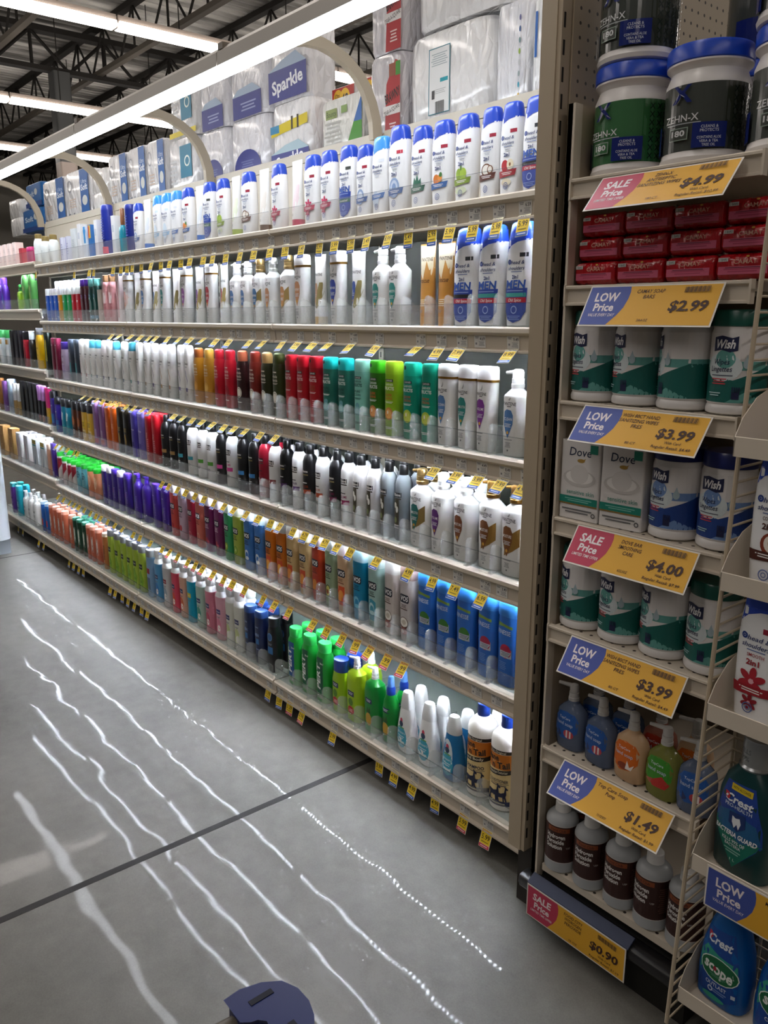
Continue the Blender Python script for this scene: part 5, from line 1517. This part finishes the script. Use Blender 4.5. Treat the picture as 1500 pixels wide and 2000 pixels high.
fish = [('E', 10, 40, 13, 10, '#b8404a'), ('R', 6, 40, 4, 18, '#e6d8d6'), ('R', 15, 40, 4, 16, '#e6d8d6'), ('P', [(-8, 34), (-18, 28), (-18, 48)], '#2a3a6a')]
soap('sb', 'blue', '#8f9fbe', '#1f56a4', fish)
soap('so', 'orange', '#d9b48c', '#d86a1c', [('E', -2, 36, 14, 8, '#8a3a1c'), ('P', [(4, 32), (8, 52), (14, 38), (24, 46), (18, 32)], '#efe6e0')], 't')
soap('sg', 'green', '#b5b866', '#3c8f2a', [('P', [(-16, 36), (12, 54), (28, 40), (20, 28), (-10, 26)], '#b8302c'), ('P', [(-28, 36), (-10, 42), (-14, 28)], '#a85a4a')])
soap('sr', 'red', '#a86a58', '#a8301c', [], 't')
SG = 'hand soap pumps on the side display'
SZ_ = EZ[5] + .0005
for x, y, k, l, a in ((-1.008, 1.385, 'sb', 'clear blue hand soap pump next to the pegboard post', -4), (-.925, 1.378, 'sb', 'clear blue hand soap pump, second from the pegboard post', -8), (-.846, 1.375, 'so', 'creamy hand soap pump with orange label', -6),
                      (-.768, 1.372, 'sg', 'clear green hand soap pump with watermelon label', -6), (-.697, 1.372, 'sb', 'clear blue hand soap pump behind the wire panel', 4),
                      (-.99, 1.452, 'sb', 'blue hand soap pump in the back row by the post', 0), (-.908, 1.450, 'sb', 'blue hand soap pump in the back row, second', 0), (-.826, 1.446, 'sr', 'red hand soap pump in the back row behind the cream one', 0), (-.745, 1.446, 'so', 'orange hand soap pump in the back row', 0)):
    place(k, (x, y, SZ_), l, SG, R(a))


def perox():
    bp = [(0, 33, 33, 2), (4, 37, 37, 2), (40, 37, 37, 2), (124, 37, 37, 2), (132, 35, 35, 2), (142, 26, 26, 2), (147, 16, 16, 2)]
    cp = [(145, 16, 16, 2), (147, 18, 18, 2), (168, 17, 17, 2), (170, 15, 15, 2)]
    br = '#331510'
    ops = [('R', 0, 76, 228, 92, br), ('R', 0, 122.5, 228, 1.5, '#d8d0cc'), ('R', 0, 29.5, 228, 1.5, '#d8d0cc'), ('R', -4, 113, 52, 11, '#8a4420'), ('T', 'Food Club', -4, 113, 6, 34, '#2a120c')] + \
          [('T', t, -10 + d, z, 10, w, '#e2dfdc') for t, z, w, d in (('Hydrogen', 96, 44, 0), ('Peroxide', 83, 42, -1), ('Solution', 70, 38, -3))] + [('T', 'USP', 20, 69, 4, 9, '#b8b2ae'), ('L', 44, 76, 24, 60, 12, '#6a4a40')]
    design('hp', 'peroxide_bottle', 'bottle', 'brown', 75, 75, 170, body_cap(bp, '#b9bcbf', cp, '#e2e0de', ops, bk='t', wrap=True, n=30))


perox()
for k, (x, y, l, a) in enumerate(((-1.018, 1.455, 'at the pegboard post, behind the front row', 10), (-1.012, 1.375, 'nearest the pegboard post, in front', 30), (-.933, 1.378, 'second in the front row', 24), (-.852, 1.38, 'third in the front row', 14), (-.774, 1.378, 'fourth in the front row', 0), (-.6965, 1.378, 'behind the wire panel', 10))):
    place('hp', (x, y, EZ[6] + .0005), 'brown label peroxide bottle, white cap, ' + l, 'peroxide bottles', R(a))


# -- shelf signs -----------------------------------------------------------------------------------
def sign(z, tilt, sale, lines, price, small, reg, label, dx=0.0, flip=False):
    W_, H_ = 270, 84
    b = MB()
    b.box(-W_ / 2000, W_ / 2000, 0, .0008, -H_ / 1000, 0, mat('#e2dcd4', 'k'))
    col = '#bb3352' if sale else '#3f51a0'
    P = [(-132, -3), (-46, -3), (-43, -14), (-43, -28), (-47, -46), (-56, -62), (-72, -81), (-132, -81)]
    ops = [('R', 0, -42, 264, 78, '#e0a92f'), ('P', P, col), ('T', 'SALE' if sale else 'LOW', -90, -24, 17, 52, '#ede4e6', 0, .12 if sale else 0), ('T', 'Price', -90, -45, 15, 44, '#ede4e6', 0, .1 if sale else 0),
           ('T', 'LIMITED TIME OFFER' if sale else 'VALUE EVERY DAY', -90, -61, 6, 62 if sale else 58, '#ede4e6', 0, .15)]
    dk = '#3a1c14'
    for i, t in enumerate(lines):
        ops.append(('T', t, -1, -14 - i * 11, 7.5, min(len(t) * 5.6, 82), dk, 0, .12))
    ops += [('T', price, 82, -44, 19, 72, dk, 0, .12)]
    if reg:
        ops += [('T', 'With Card', 84, -62, 5.5, 32, dk, 0, .12), ('T', 'Regular Retail: ' + reg, 84, -72, 5.5, 76, dk, 0, .12)]
    ops += [('T', small, 2, -72, 5, 22, dk, 0, .1)] + [('R', 66 + i * 2.6, -13, 1.0 + (i * 7 % 3) * .5, 11, '#4a3420') for i in range(19)]
    b.art(ops, on_flat(0), ml=1)
    o = b.obj('price_sign', loc=(-.85 + dx, EY - .0025, z))
    o.rotation_euler = (-R(tilt), 0, 0)
    tag(o, label, 'price sign', 'shelf price signs')
    return o


sign(EZ[0] - .008, 42, True, ['ZEHN-X', 'ANTISEPTIC', 'SANITIZING WIPES'], '$4.99', '180 CT', '$10.99', 'pink and yellow 4.99 sale sign under the wipes tubs', .01)
sign(EZ[1] - .003, 29, False, ['CAMAY SOAP', 'BARS'], '$2.99', '3/4.4 OZ', None, 'blue and yellow 2.99 sign under the red soap packs')
sign(EZ[2] - .003, 38, False, ['WISH 80CT HAND', 'SANITIZING WIPES', 'FRES'], '$3.99', '80 CT', '$4.49', 'blue and yellow 3.99 sign above the white soap cartons')
sign(EZ[3] - .003, 33, True, ['DOVE BAR', 'SMOOTHING', 'CARE'], '$4.00', '6/22.5OZ', '$7.99', 'pink and yellow 4.00 sale sign under the soap cartons')
sign(EZ[4] - .003, 34, False, ['WISH 80CT HAND', 'SANITIZING WIPES', 'FRES'], '$3.99', '80 CT', '$4.49', 'blue and yellow 3.99 sign above the hand soap pumps')
sign(EZ[5] - .003, 44, False, ['Top Care Soap', 'Pump'], '$1.49', '7.5 OZ BOT', '$1.99', 'blue and yellow 1.49 sign under the hand soap pumps')
o = sign(.205, 0, True, ['FOOD CITY', 'HYDROGEN', 'PEROXIDE'], '$0.90', '16 OZ', '$1.19', 'pink and yellow 0.90 sale sign hung on the black bumper', -.066)
o.location.y = 1.307
b = MB(); b.extr([(.030, .012), (.026, .016), (.002, .001), (.002, -.002), (.004, -.001)], -.137, .137, mat('#27304a')); b.obj('holder', o)

# -- wire side display with trays ---------------------------------------------------------------------
WIRE = mat('#b7a891', 's')
r = empty('wire_rack', (-.66, 1.34, .2))
tag(r, 'cream wire side rack between the narrow display and the trays', 'wire rack')
WX = -.655
yf = lambda z: 1.332 - (1.6 - z) * .048
def sub3(nm, b):
    o = b.obj(nm, r); o.location = (.66, -1.34, -.2); return o
b = MB(); b.tube((WX, yf(.15), .15), (WX, yf(1.7), 1.7), .0042, WIRE, 8); sub3('front_wire', b)
b = MB()
for k in range(61):
    z = .155 + k * .0255
    b.tube((WX, yf(z), z), (WX, 1.412, z), .0023, WIRE, 6)
    b.tube((WX, 1.412, z), (-.20, 1.412, z), .0023, WIRE, 6)
for x in (WX, -.56, -.44, -.32, -.20):
    b.tube((x, 1.415, .15), (x, 1.415, 1.7), .003, WIRE, 6)
sub3('grid', b)
TR = [1.31, 1.08, .838, .535, .24]
TNM = ['top', 'second', 'third', 'fourth', 'bottom']
for i, z in enumerate(TR):
    o = empty('display_tray', (-.42, 1.27, z))
    tag(o, 'cream metal tray, %s of the trays on the wire rack' % TNM[i], 'tray', 'trays on the wire rack')
    b = MB(); b.box(-.222, .22, .002, .138, -.032, -.030, BEIGE); b.obj('deck', o)
    b = MB(); b.extr([(0, -.032), (0, 0), (.0015, .001), (.0018, -.030), (.004, -.032)], -.222, .22, BEIGE); b.obj('front_lip', o)
    b = MB(); b.extr([(0, -.032), (0, 0), (.02, .03), (.06, .06), (.10, .072), (.138, .075), (.138, -.032)], -.2225, -.2210, BEIGE); b.obj('side_cheek', o)
HT = 'large shampoo bottles in the trays'
place('coconut', (-.585, 1.34, TR[1] - .029), 'large white shampoo bottle with coconut in the second tray', HT, R(-6))
place('silky', (-.586, 1.34, TR[2] - .029), 'large white shampoo bottle with red lily, next to the wire', HT, R(-6))
place('silky', (-.493, 1.34, TR[2] - .029), 'large white shampoo bottle with red lily, cut by the frame edge', HT, R(-4))


def crest():
    bp = [(0, 52, 34, 2.8), (4, 56, 37, 2.8), (60, 58, 38, 2.8), (150, 56, 37, 2.8), (185, 46, 33, 2.6), (204, 30, 27, 2.2), (212, 25, 25, 2)]
    cp = [(208, 27, 27, 2), (212, 29, 29, 2), (216, 25, 25, 2), (262, 25, 25, 2), (266, 23, 23, 2)]
    ops = [('P', [(-30, 180), (26, 184), (46, 110), (48, 78), (0, 16), (-50, 96), (-48, 112)], '#1a3f94'), ('P', [(-46, 100), (48, 80), (0, 16), (-50, 90)], '#14705e'), ('P', [(-40, 118), (-10, 128), (36, 116), (46, 84), (10, 70), (-48, 92)], '#1c5a8a'),
           ('R', 2, 172, 42, 12, '#d8bc24'), ('T', 'WITH ALCOHOL', 2, 172, 5, 36, '#2a2a10'), ('T', 'Crest', 0, 150, 15, 56, '#e9eef4', 0, .2), ('P', [(-30, 158), (-22, 158), (-18, 150), (-22, 144), (-28, 148)], '#c0283a'), ('T', 'PRO-HEALTH', 0, 136, 7, 54, '#d8e4f0'),
           ('P', [(-16, 124), (16, 128), (18, 104), (2, 90), (-16, 102)], '#0f2f6a'), ('P', [(-9, 118), (-2, 115), (6, 118), (9, 108), (5, 95), (1, 104), (-4, 95), (-9, 106)], '#e6eaee'),
           ('T', 'BACTERIA GUARD', -1, 82, 9, 84, '#eef2f4', 0, .1), ('T', 'KILLS 99% OF', -2, 68, 6.5, 46, '#e2eaee'), ('T', 'BACTERIA', -2, 60, 6, 32, '#e2eaee'), ('L', -2, 48, 36, 10, 2, '#8fc0b4'), ('T', '1 L', 0, 32, 5, 10, '#d0e4dc')]
    cops = [('T', 'KILLS', -8, 244, 9, 24, '#6a7074'), ('T', '99%', -8, 230, 9, 20, '#6a7074')]
    cpm = mm(cp)
    design('cr_', 'mouthwash_bottle', 'bottle', 'dark', 116, 76, 266, body_cap(bp, '#0c3a3c', cp, '#b4b8bc', ops, bk='p', ck='m', extra=[('cap_print', lambda b: b.art(cops, on_cyl(cpm)))]))
    bp2 = [(0, 50, 32, 3), (5, 56, 36, 3), (60, 58, 37, 3), (120, 52, 36, 2.8), (170, 38, 30, 2.5), (196, 26, 25, 2.1), (204, 23, 23, 2)]
    cp2 = [(202, 25, 25, 2), (206, 27, 27, 2), (240, 26, 26, 2), (252, 24, 24, 2), (255, 20, 20, 2)]
    ops2 = [('P', [(-44, 20), (-50, 90), (-34, 160), (26, 166), (44, 100), (46, 30), (20, 16)], '#16489a'), ('P', [(-46, 100), (-30, 122), (0, 112), (40, 108), (42, 92), (-20, 86), (-44, 60)], '#2f9a84'),
            ('T', 'Crest', -2, 140, 17, 56, '#e6ecf4', 0, .2), ('P', [(-32, 150), (-24, 150), (-20, 142), (-25, 136), (-31, 140)], '#c0283a'), ('E', 2, 80, 44, 27, '#dfe9e4'), ('E', 2, 80, 42, 25, '#14633c'),
            ('T', 'scope', 2, 82, 22, 66, '#eef2ee', -8), ('E', -6, 81, 4, 5, '#a8283a'), ('L', 2, 66, 40, 6, 2, '#5f9a7c'), ('T', 'OUTLAST', 0, 46, 8, 48, '#e2eaf4'), ('L', 6, 34, 40, 9, 2, '#7f9cd0'), ('O', -12, 34, 6, 6, .6, '#d0dcf0'), ('E', -4, 18, 26, 6, '#2f9a84'), ('R', 38, 42, 8, 8, '#c8d4e6')]
    design('sc_', 'mouthwash_bottle', 'bottle', 'blue', 116, 74, 255, body_cap(bp2, '#0c63b4', cp2, '#1a2f9c', ops2, bk='t'))


crest()
place('cr_', (-.578, 1.345, TR[3] - .0295), 'dark green mouthwash bottle, silver cap, in the fourth tray', 'mouthwash bottles', R(-10))
place('sc_', (-.586, 1.345, TR[4] - .0295), 'blue mouthwash bottle with green oval label in the bottom tray', 'mouthwash bottles', R(-5), (.88, .95, 1))
place('sc_', (-.468, 1.345, TR[4] - .0295), 'second blue mouthwash bottle, just showing at the frame edge', 'mouthwash bottles', R(-4))
o = sign(TR[3] - .004, 0, False, ['MOUTHWASH'], '$6.99', '1 L', None, 'blue low price sign hung on the fourth tray', .375)
o.location.y = 1.2685
b = MB(); b.box(-.63, -.20, 1.43, 1.72, FL, .19, mat('#14120f', 'd'))
tag(b.obj('display_plinth'), 'dark plinth behind the bottom wire tray', 'plinth')

# ---------------------------------------------------------------- paper goods on top of the shelving
def pack(key, desc, w, d, h, col, ops, kind='w', rolls=None, e=6):
    """soft film-wrapped bundle; rolls (columns, rows) dents its faces where the rolls meet"""
    def body(b):
        P = mm([(0, w / 2 * .9, d / 2 * .9, e), (h * .04, w / 2 * .98, d / 2 * .98, e), (h * .5, w / 2, d / 2, e), (h * .96, w / 2 * .98, d / 2 * .98, e), (h, w / 2 * .9, d / 2 * .88, e)])
        if rolls:
            P, (c, q) = [], rolls
            for j in range(q):
                z0, z1 = h * j / q, h * (j + 1) / q
                for t, s in ((.0, .93), (.06, .985), (.5, 1), (.94, .985), (1, .93)):
                    P.append((z0 + (z1 - z0) * t, w / 2 * s, d / 2 * s, e))
            P = mm(P)
            b.loft(P, mat(col, kind), 48)
            n = len(b.v)
            for i in range(n):
                x, y, z = b.v[i]
                dent = 1 - .12 * (1 - abs(math.sin(PI * c * (x / (w * .001) + .5)))) ** 2
                b.v[i] = (x, y * dent, z)
        else:
            b.loft(P, mat(col, kind), 40)
    f = on_flat(-d / 2000 - .0012)
    design(key, 'paper_pack', 'paper pack', desc, w, d, h, [('wrapper', body)] + ([('label', lambda b: b.art(ops, f, ml=.03, kind='p'))] if ops else []))


TOPZ = 2.102
def top(key, u0, u1, z, label, y=None, rz=0, grp='paper packs on top of the shelving'):
    D = DES[key]
    yy = 1.992 + D['d'] / 2 if y is None else y
    xa, xb = XU(u1, z + .1, 1.99), XU(u0, z + .1, 1.99)
    place(key, ((xa + xb) / 2, yy, z), label, grp, R(rz), ((xa - xb - .004) / D['w'], 1, 1))


NB = '#232f84'
spark = [('R', 0, 70, 258, 120, NB), ('P', [(-129, 128), (129, 128), (60, 176), (-30, 160)], '#9fb4cc'), ('T', 'Sparkle', 0, 74, 48, 210, '#e9ecf4', 6)]
sp2 = [('R', 0, 32, 250, 60, NB), ('P', [(-125, 62), (125, 62), (60, 100), (-30, 90)], '#a9c4d0'), ('T', 'Sparkle', 0, 36, 38, 180, '#e9ecf4', 6),
       ('P', [(-120, 168), (120, 190), (120, 152), (-120, 130)], '#d8c420'), ('R', -95, 158, 60, 30, '#3a8ab4'), ('T', '11', 40, 168, 46, 50, '#2a2010')]
dome = [('P', [(-88, 4)] + [(-88 * math.cos(t * PI / 12), 40 + 78 * math.sin(t * PI / 12)) for t in range(13)] + [(88, 4)], NB), ('L', 0, 60, 90, 30, 3, '#5a66a4')]
band = [('R', 0, 48, 190, 92, NB), ('P', [(-95, 94), (95, 94), (40, 130), (-60, 120)], '#9fb4cc'), ('L', 10, 46, 110, 40, 3, '#8f9ac8')]
pack('p_sp1', 'x', 270, 160, 320, '#e9e9ec', spark, rolls=(2, 1))
pack('p_sp2', 'x', 270, 160, 250, '#ececee', sp2, rolls=(2, 1))
pack('p_ss', 'x', 260, 160, 245, '#e4e4ea', dome, rolls=(2, 1))
pack('p_st', 'x', 260, 160, 320, '#e4e4ea', band, rolls=(2, 1))
pack('p_big', 'x', 360, 300, 300, '#e6e6e6', [('R', -20, 150, 88, 200, '#2f7686'), ('R', -20, 150, 82, 194, '#e2e4e4'), ('R', 0, 150, 32, 12, '#2a9aa8'), ('L', -20, 214, 68, 40, 6, '#a8b4b8'), ('L', -20, 118, 60, 16, 3, '#b8bcbc'), ('R', -44, 110, 12, 26, '#4a4a4c')] + [('R', -34 + i * 3.2, 70, 1.2 + (i % 3) * .5, 36, '#3a3a3c') for i in range(12)], rolls=(2, 1))
pack('p_plain', 'x', 360, 300, 250, '#e8e8e8', None, rolls=(2, 1))
pack('p_brawn', 'x', 200, 260, 290, '#c9c6ca', [('P', [(10, 0), (96, 0), (96, 250), (70, 262), (20, 190)], '#a5242c'), ('R', 84, 232, 26, 44, '#3f8a30'), ('R', 52, 232, 34, 40, '#8a4a34'), ('T', 'BRAWNY', 54, 150, 30, 84, '#1c1416', 14), ('R', 50, 104, 96, 30, '#dcd8d6'), ('T', 'TEAR-A-SQUARE', 50, 104, 14, 88, '#1c1416', 14), ('L', 56, 44, 40, 40, 4, '#e2c8c4')], rolls=(2, 1))
pack('p_red', 'x', 200, 120, 270, '#ece9e6', [('R', 10, 135, 170, 260, '#b02a24'), ('E', -30, 232, 34, 28, '#e0ae24'), ('E', 24, 222, 40, 38, '#e8b828'), ('T', '48', 24, 220, 36, 54, '#2a2a2e'), ('T', '12=', -34, 236, 18, 34, '#4a2a10')], 'p', e=12)
pack('p_green', 'x', 250, 60, 200, '#dcdcd6', [('P', [(20, 0), (124, 0), (124, 190)], '#3f8a24'), ('P', [(76, 102), (124, 102), (124, 190)], '#2f62a4'), ('R', -60, 150, 70, 34, '#8a9a5c'), ('T', 'Bounty', -60, 150, 20, 60, '#4a5a34'), ('L', -50, 80, 110, 90, 6, '#b0b0aa'), ('R', 20, 156, 36, 26, '#7f9a58')], 'w', e=10)
pack('p_teal', 'x', 240, 160, 260, '#e6e6e8', [('R', 40, 150, 90, 150, '#1f7fa0'), ('O', 50, 150, 22, 26, .7, '#e2f0e8'), ('R', 0, 20, 230, 24, '#d8c420'), ('L', -60, 110, 60, 120, 6, '#c8ccd0')], rolls=(2, 1))
softp = [('R', 78, 150, 74, 286, '#1d5fa8'), ('T', 'Ultra', 78, 222, 22, 50, '#cfe0f2'), ('T', 'Soft', 78, 188, 34, 60, '#e9f0f8'), ('E', 78, 110, 24, 30, '#d8dcd8'), ('O', -60, 215, 24, 36, .8, '#8a8e98'), ('L', -40, 110, 70, 60, 4, '#c8b4a4'), ('T', 'Soft', -50, 36, 28, 70, '#5a6070')]
pack('p_soft', 'x', 230, 150, 300, '#ececee', softp, e=8)
pack('p_blue', 'x', 230, 150, 160, '#1565ac', [('E', 40, 100, 20, 22, '#d8dcd8'), ('T', 'Soft', -30, 90, 34, 90, '#cfe0f2'), ('R', 0, 20, 220, 30, '#123f86')], 'p', e=8)
pack('p_roll', 'x', 230, 160, 260, '#ebebeb', None, rolls=(3, 2), e=4)
pack('p_wb', 'x', 180, 160, 290, '#e9ecee', [('R', 62, 150, 52, 280, '#2268b8'), ('L', 62, 60, 30, 40, 4, '#1a3f7c'), ('R', -60, 190, 14, 120, '#1f5fae')], e=8)
pack('p_icon', 'x', 240, 160, 300, '#e2e4ea', [('R', 60, 150, 2, 280, '#c8d0dc')] + [('E', 60, 40 + i * 30, 6, 8, ['#d8b43c', '#3a9ab4', '#8a9a9c', '#b4b8bc', '#8fb43c', '#6a8a8c', '#3a5a8c', '#6a6a9c'][i]) for i in range(8)], rolls=(2, 1))
top('p_wb', 1034, 1095, TOPZ, 'white and blue paper pack beside the end post')
top('p_icon', 960, 1032, TOPZ, 'white paper towel pack with small icons, near the end post')
top('p_big', 785, 958, TOPZ, 'large white paper towel bundle with teal framed label')
top('p_plain', 800, 1010, TOPZ + .312, 'plain white paper towel bundle lying on the framed-label bundle')
top('p_brawn', 714, 783, TOPZ, 'red and clear paper towel pack with slanted lettering')
top('p_brawn', 716, 785, TOPZ + .2925, 'upper red and clear paper towel pack on its twin')
top('p_green', 628, 708, TOPZ, 'white pack with green and blue triangle, leaning before the red packs', 2.02)
top('p_red', 612, 662, TOPZ, 'red pack with yellow 48 badge behind the green triangle pack', 2.13)
top('p_red', 664, 705, TOPZ, 'red pack with yellow badge behind the lamp arm', 2.13)
top('p_sp2', 526, 606, TOPZ, 'blue and white paper towel pack with yellow 11 banner')
top('p_sp1', 522, 600, TOPZ + .2525, 'blue and white paper towel pack on the yellow banner pack')
top('p_ss', 446, 522, TOPZ, 'film wrapped towel pack with blue dome print, lower')
top('p_st', 444, 520, TOPZ + .2475, 'film wrapped towel pack with blue print, upper one of its stack')
top('p_ss', 388, 444, TOPZ, 'narrow seen towel pack with blue dome print, lower')
top('p_st', 386, 442, TOPZ + .2475, 'tall towel pack with blue print at the far corner of the stack')
top('p_teal', 326, 384, TOPZ, 'white pack with teal check panel, lower of two')
top('p_teal', 328, 382, TOPZ + .2625, 'white pack with teal check panel, upper of two')
top('p_soft', 286, 322, TOPZ, 'white and blue toilet paper pack touching the teal panel packs')
top('p_soft', 250, 285, TOPZ, 'white and blue toilet paper pack, second from the teal panel packs')
top('p_soft', 212, 249, TOPZ, 'white and blue toilet paper pack, third from the teal panel packs')
top('p_roll', 176, 210, TOPZ, 'white film wrapped roll pack behind the third lamp arm')
top('p_soft', 128, 174, TOPZ, 'white and blue toilet paper pack just beyond the third lamp arm')
top('p_soft', 84, 127, TOPZ, 'white and blue toilet paper pack beside the bright blue packs')
top('p_blue', 42, 83, TOPZ, 'bright blue toilet paper pack, lower of two')
top('p_blue', 48, 80, TOPZ + .1625, 'bright blue toilet paper pack, upper of two')
top('p_roll', 16, 41, TOPZ, 'white roll pack at the far end of the shelving top')

# ---------------------------------------------------------------- shopping cart handle at the lower edge
r = empty('cart_handle', (-.46, .24, .97))
tag(r, 'dark blue plastic shopping cart handle corner with metal bar', 'shopping cart')
NAVY = mat('#14225a')
def sub4(nm, b):
    o = b.obj(nm, r); o.location = (.46, -.24, -.97); return o
r.location = (-.457, .240, .957)
b = MB(); b.tube((-.478, .12, .985), (-.466, .242, .985), .0085, mat('#5d564c', 's'), 14); sub4('bar', b)
b = MB(); b.tube((-.4725, .17, .985), (-.4715, .178, .985), .0096, mat('#c8c4bc', 'k'), 14); sub4('sleeve', b)
out = [(-.4755, .236), (-.4745, .246), (-.470, .262), (-.462, .274), (-.450, .279), (-.436, .279), (-.424, .275), (-.405, .262), (-.38, .242), (-.378, .225), (-.40, .235), (-.422, .248), (-.440, .252), (-.448, .246), (-.450, .240), (-.452, .236)]
b = MB()
n = len(out)
cx, cy = sum(p[0] for p in out) / n, sum(p[1] for p in out) / n
rings = []
for z, g in ((.955, .0), (.960, .0), (.998, .0), (1.003, .0015), (1.004, .004)):
    R_ = []
    for i, p in enumerate(out):
        a, c = out[i - 1], out[(i + 1) % n]
        tx, ty = c[0] - a[0], c[1] - a[1]
        l = math.hypot(tx, ty)
        R_.append((p[0] - ty / l * -g * -1 if False else p[0] + ty / l * g * -1, p[1] + tx / l * g, z))
    rings += R_
fs = []
for j in range(4):
    for i in range(n):
        fs.append((j * n + i, j * n + (i + 1) % n, (j + 1) * n + (i + 1) % n, (j + 1) * n + i))
from mathutils.geometry import tessellate_polygon
tt = tessellate_polygon([[Vector((p[0], p[1], 0)) for p in out]])
fs += [tuple(4 * n + i for i in t) for t in tt] + [tuple(reversed(t)) for t in tt]
b.add(rings, fs, NAVY)
sub4('corner_cover', b)
b = MB()
b.box(-.4635, -.4585, .246, .266, 1.0038, 1.0046, mat('#0b1024', 'd')); sub4('slot', b)
b = MB(); b.box(-.428, -.414, .2585, .264, 1.0038, 1.0046, mat('#0b1024', 'd')); sub4('slot', b)
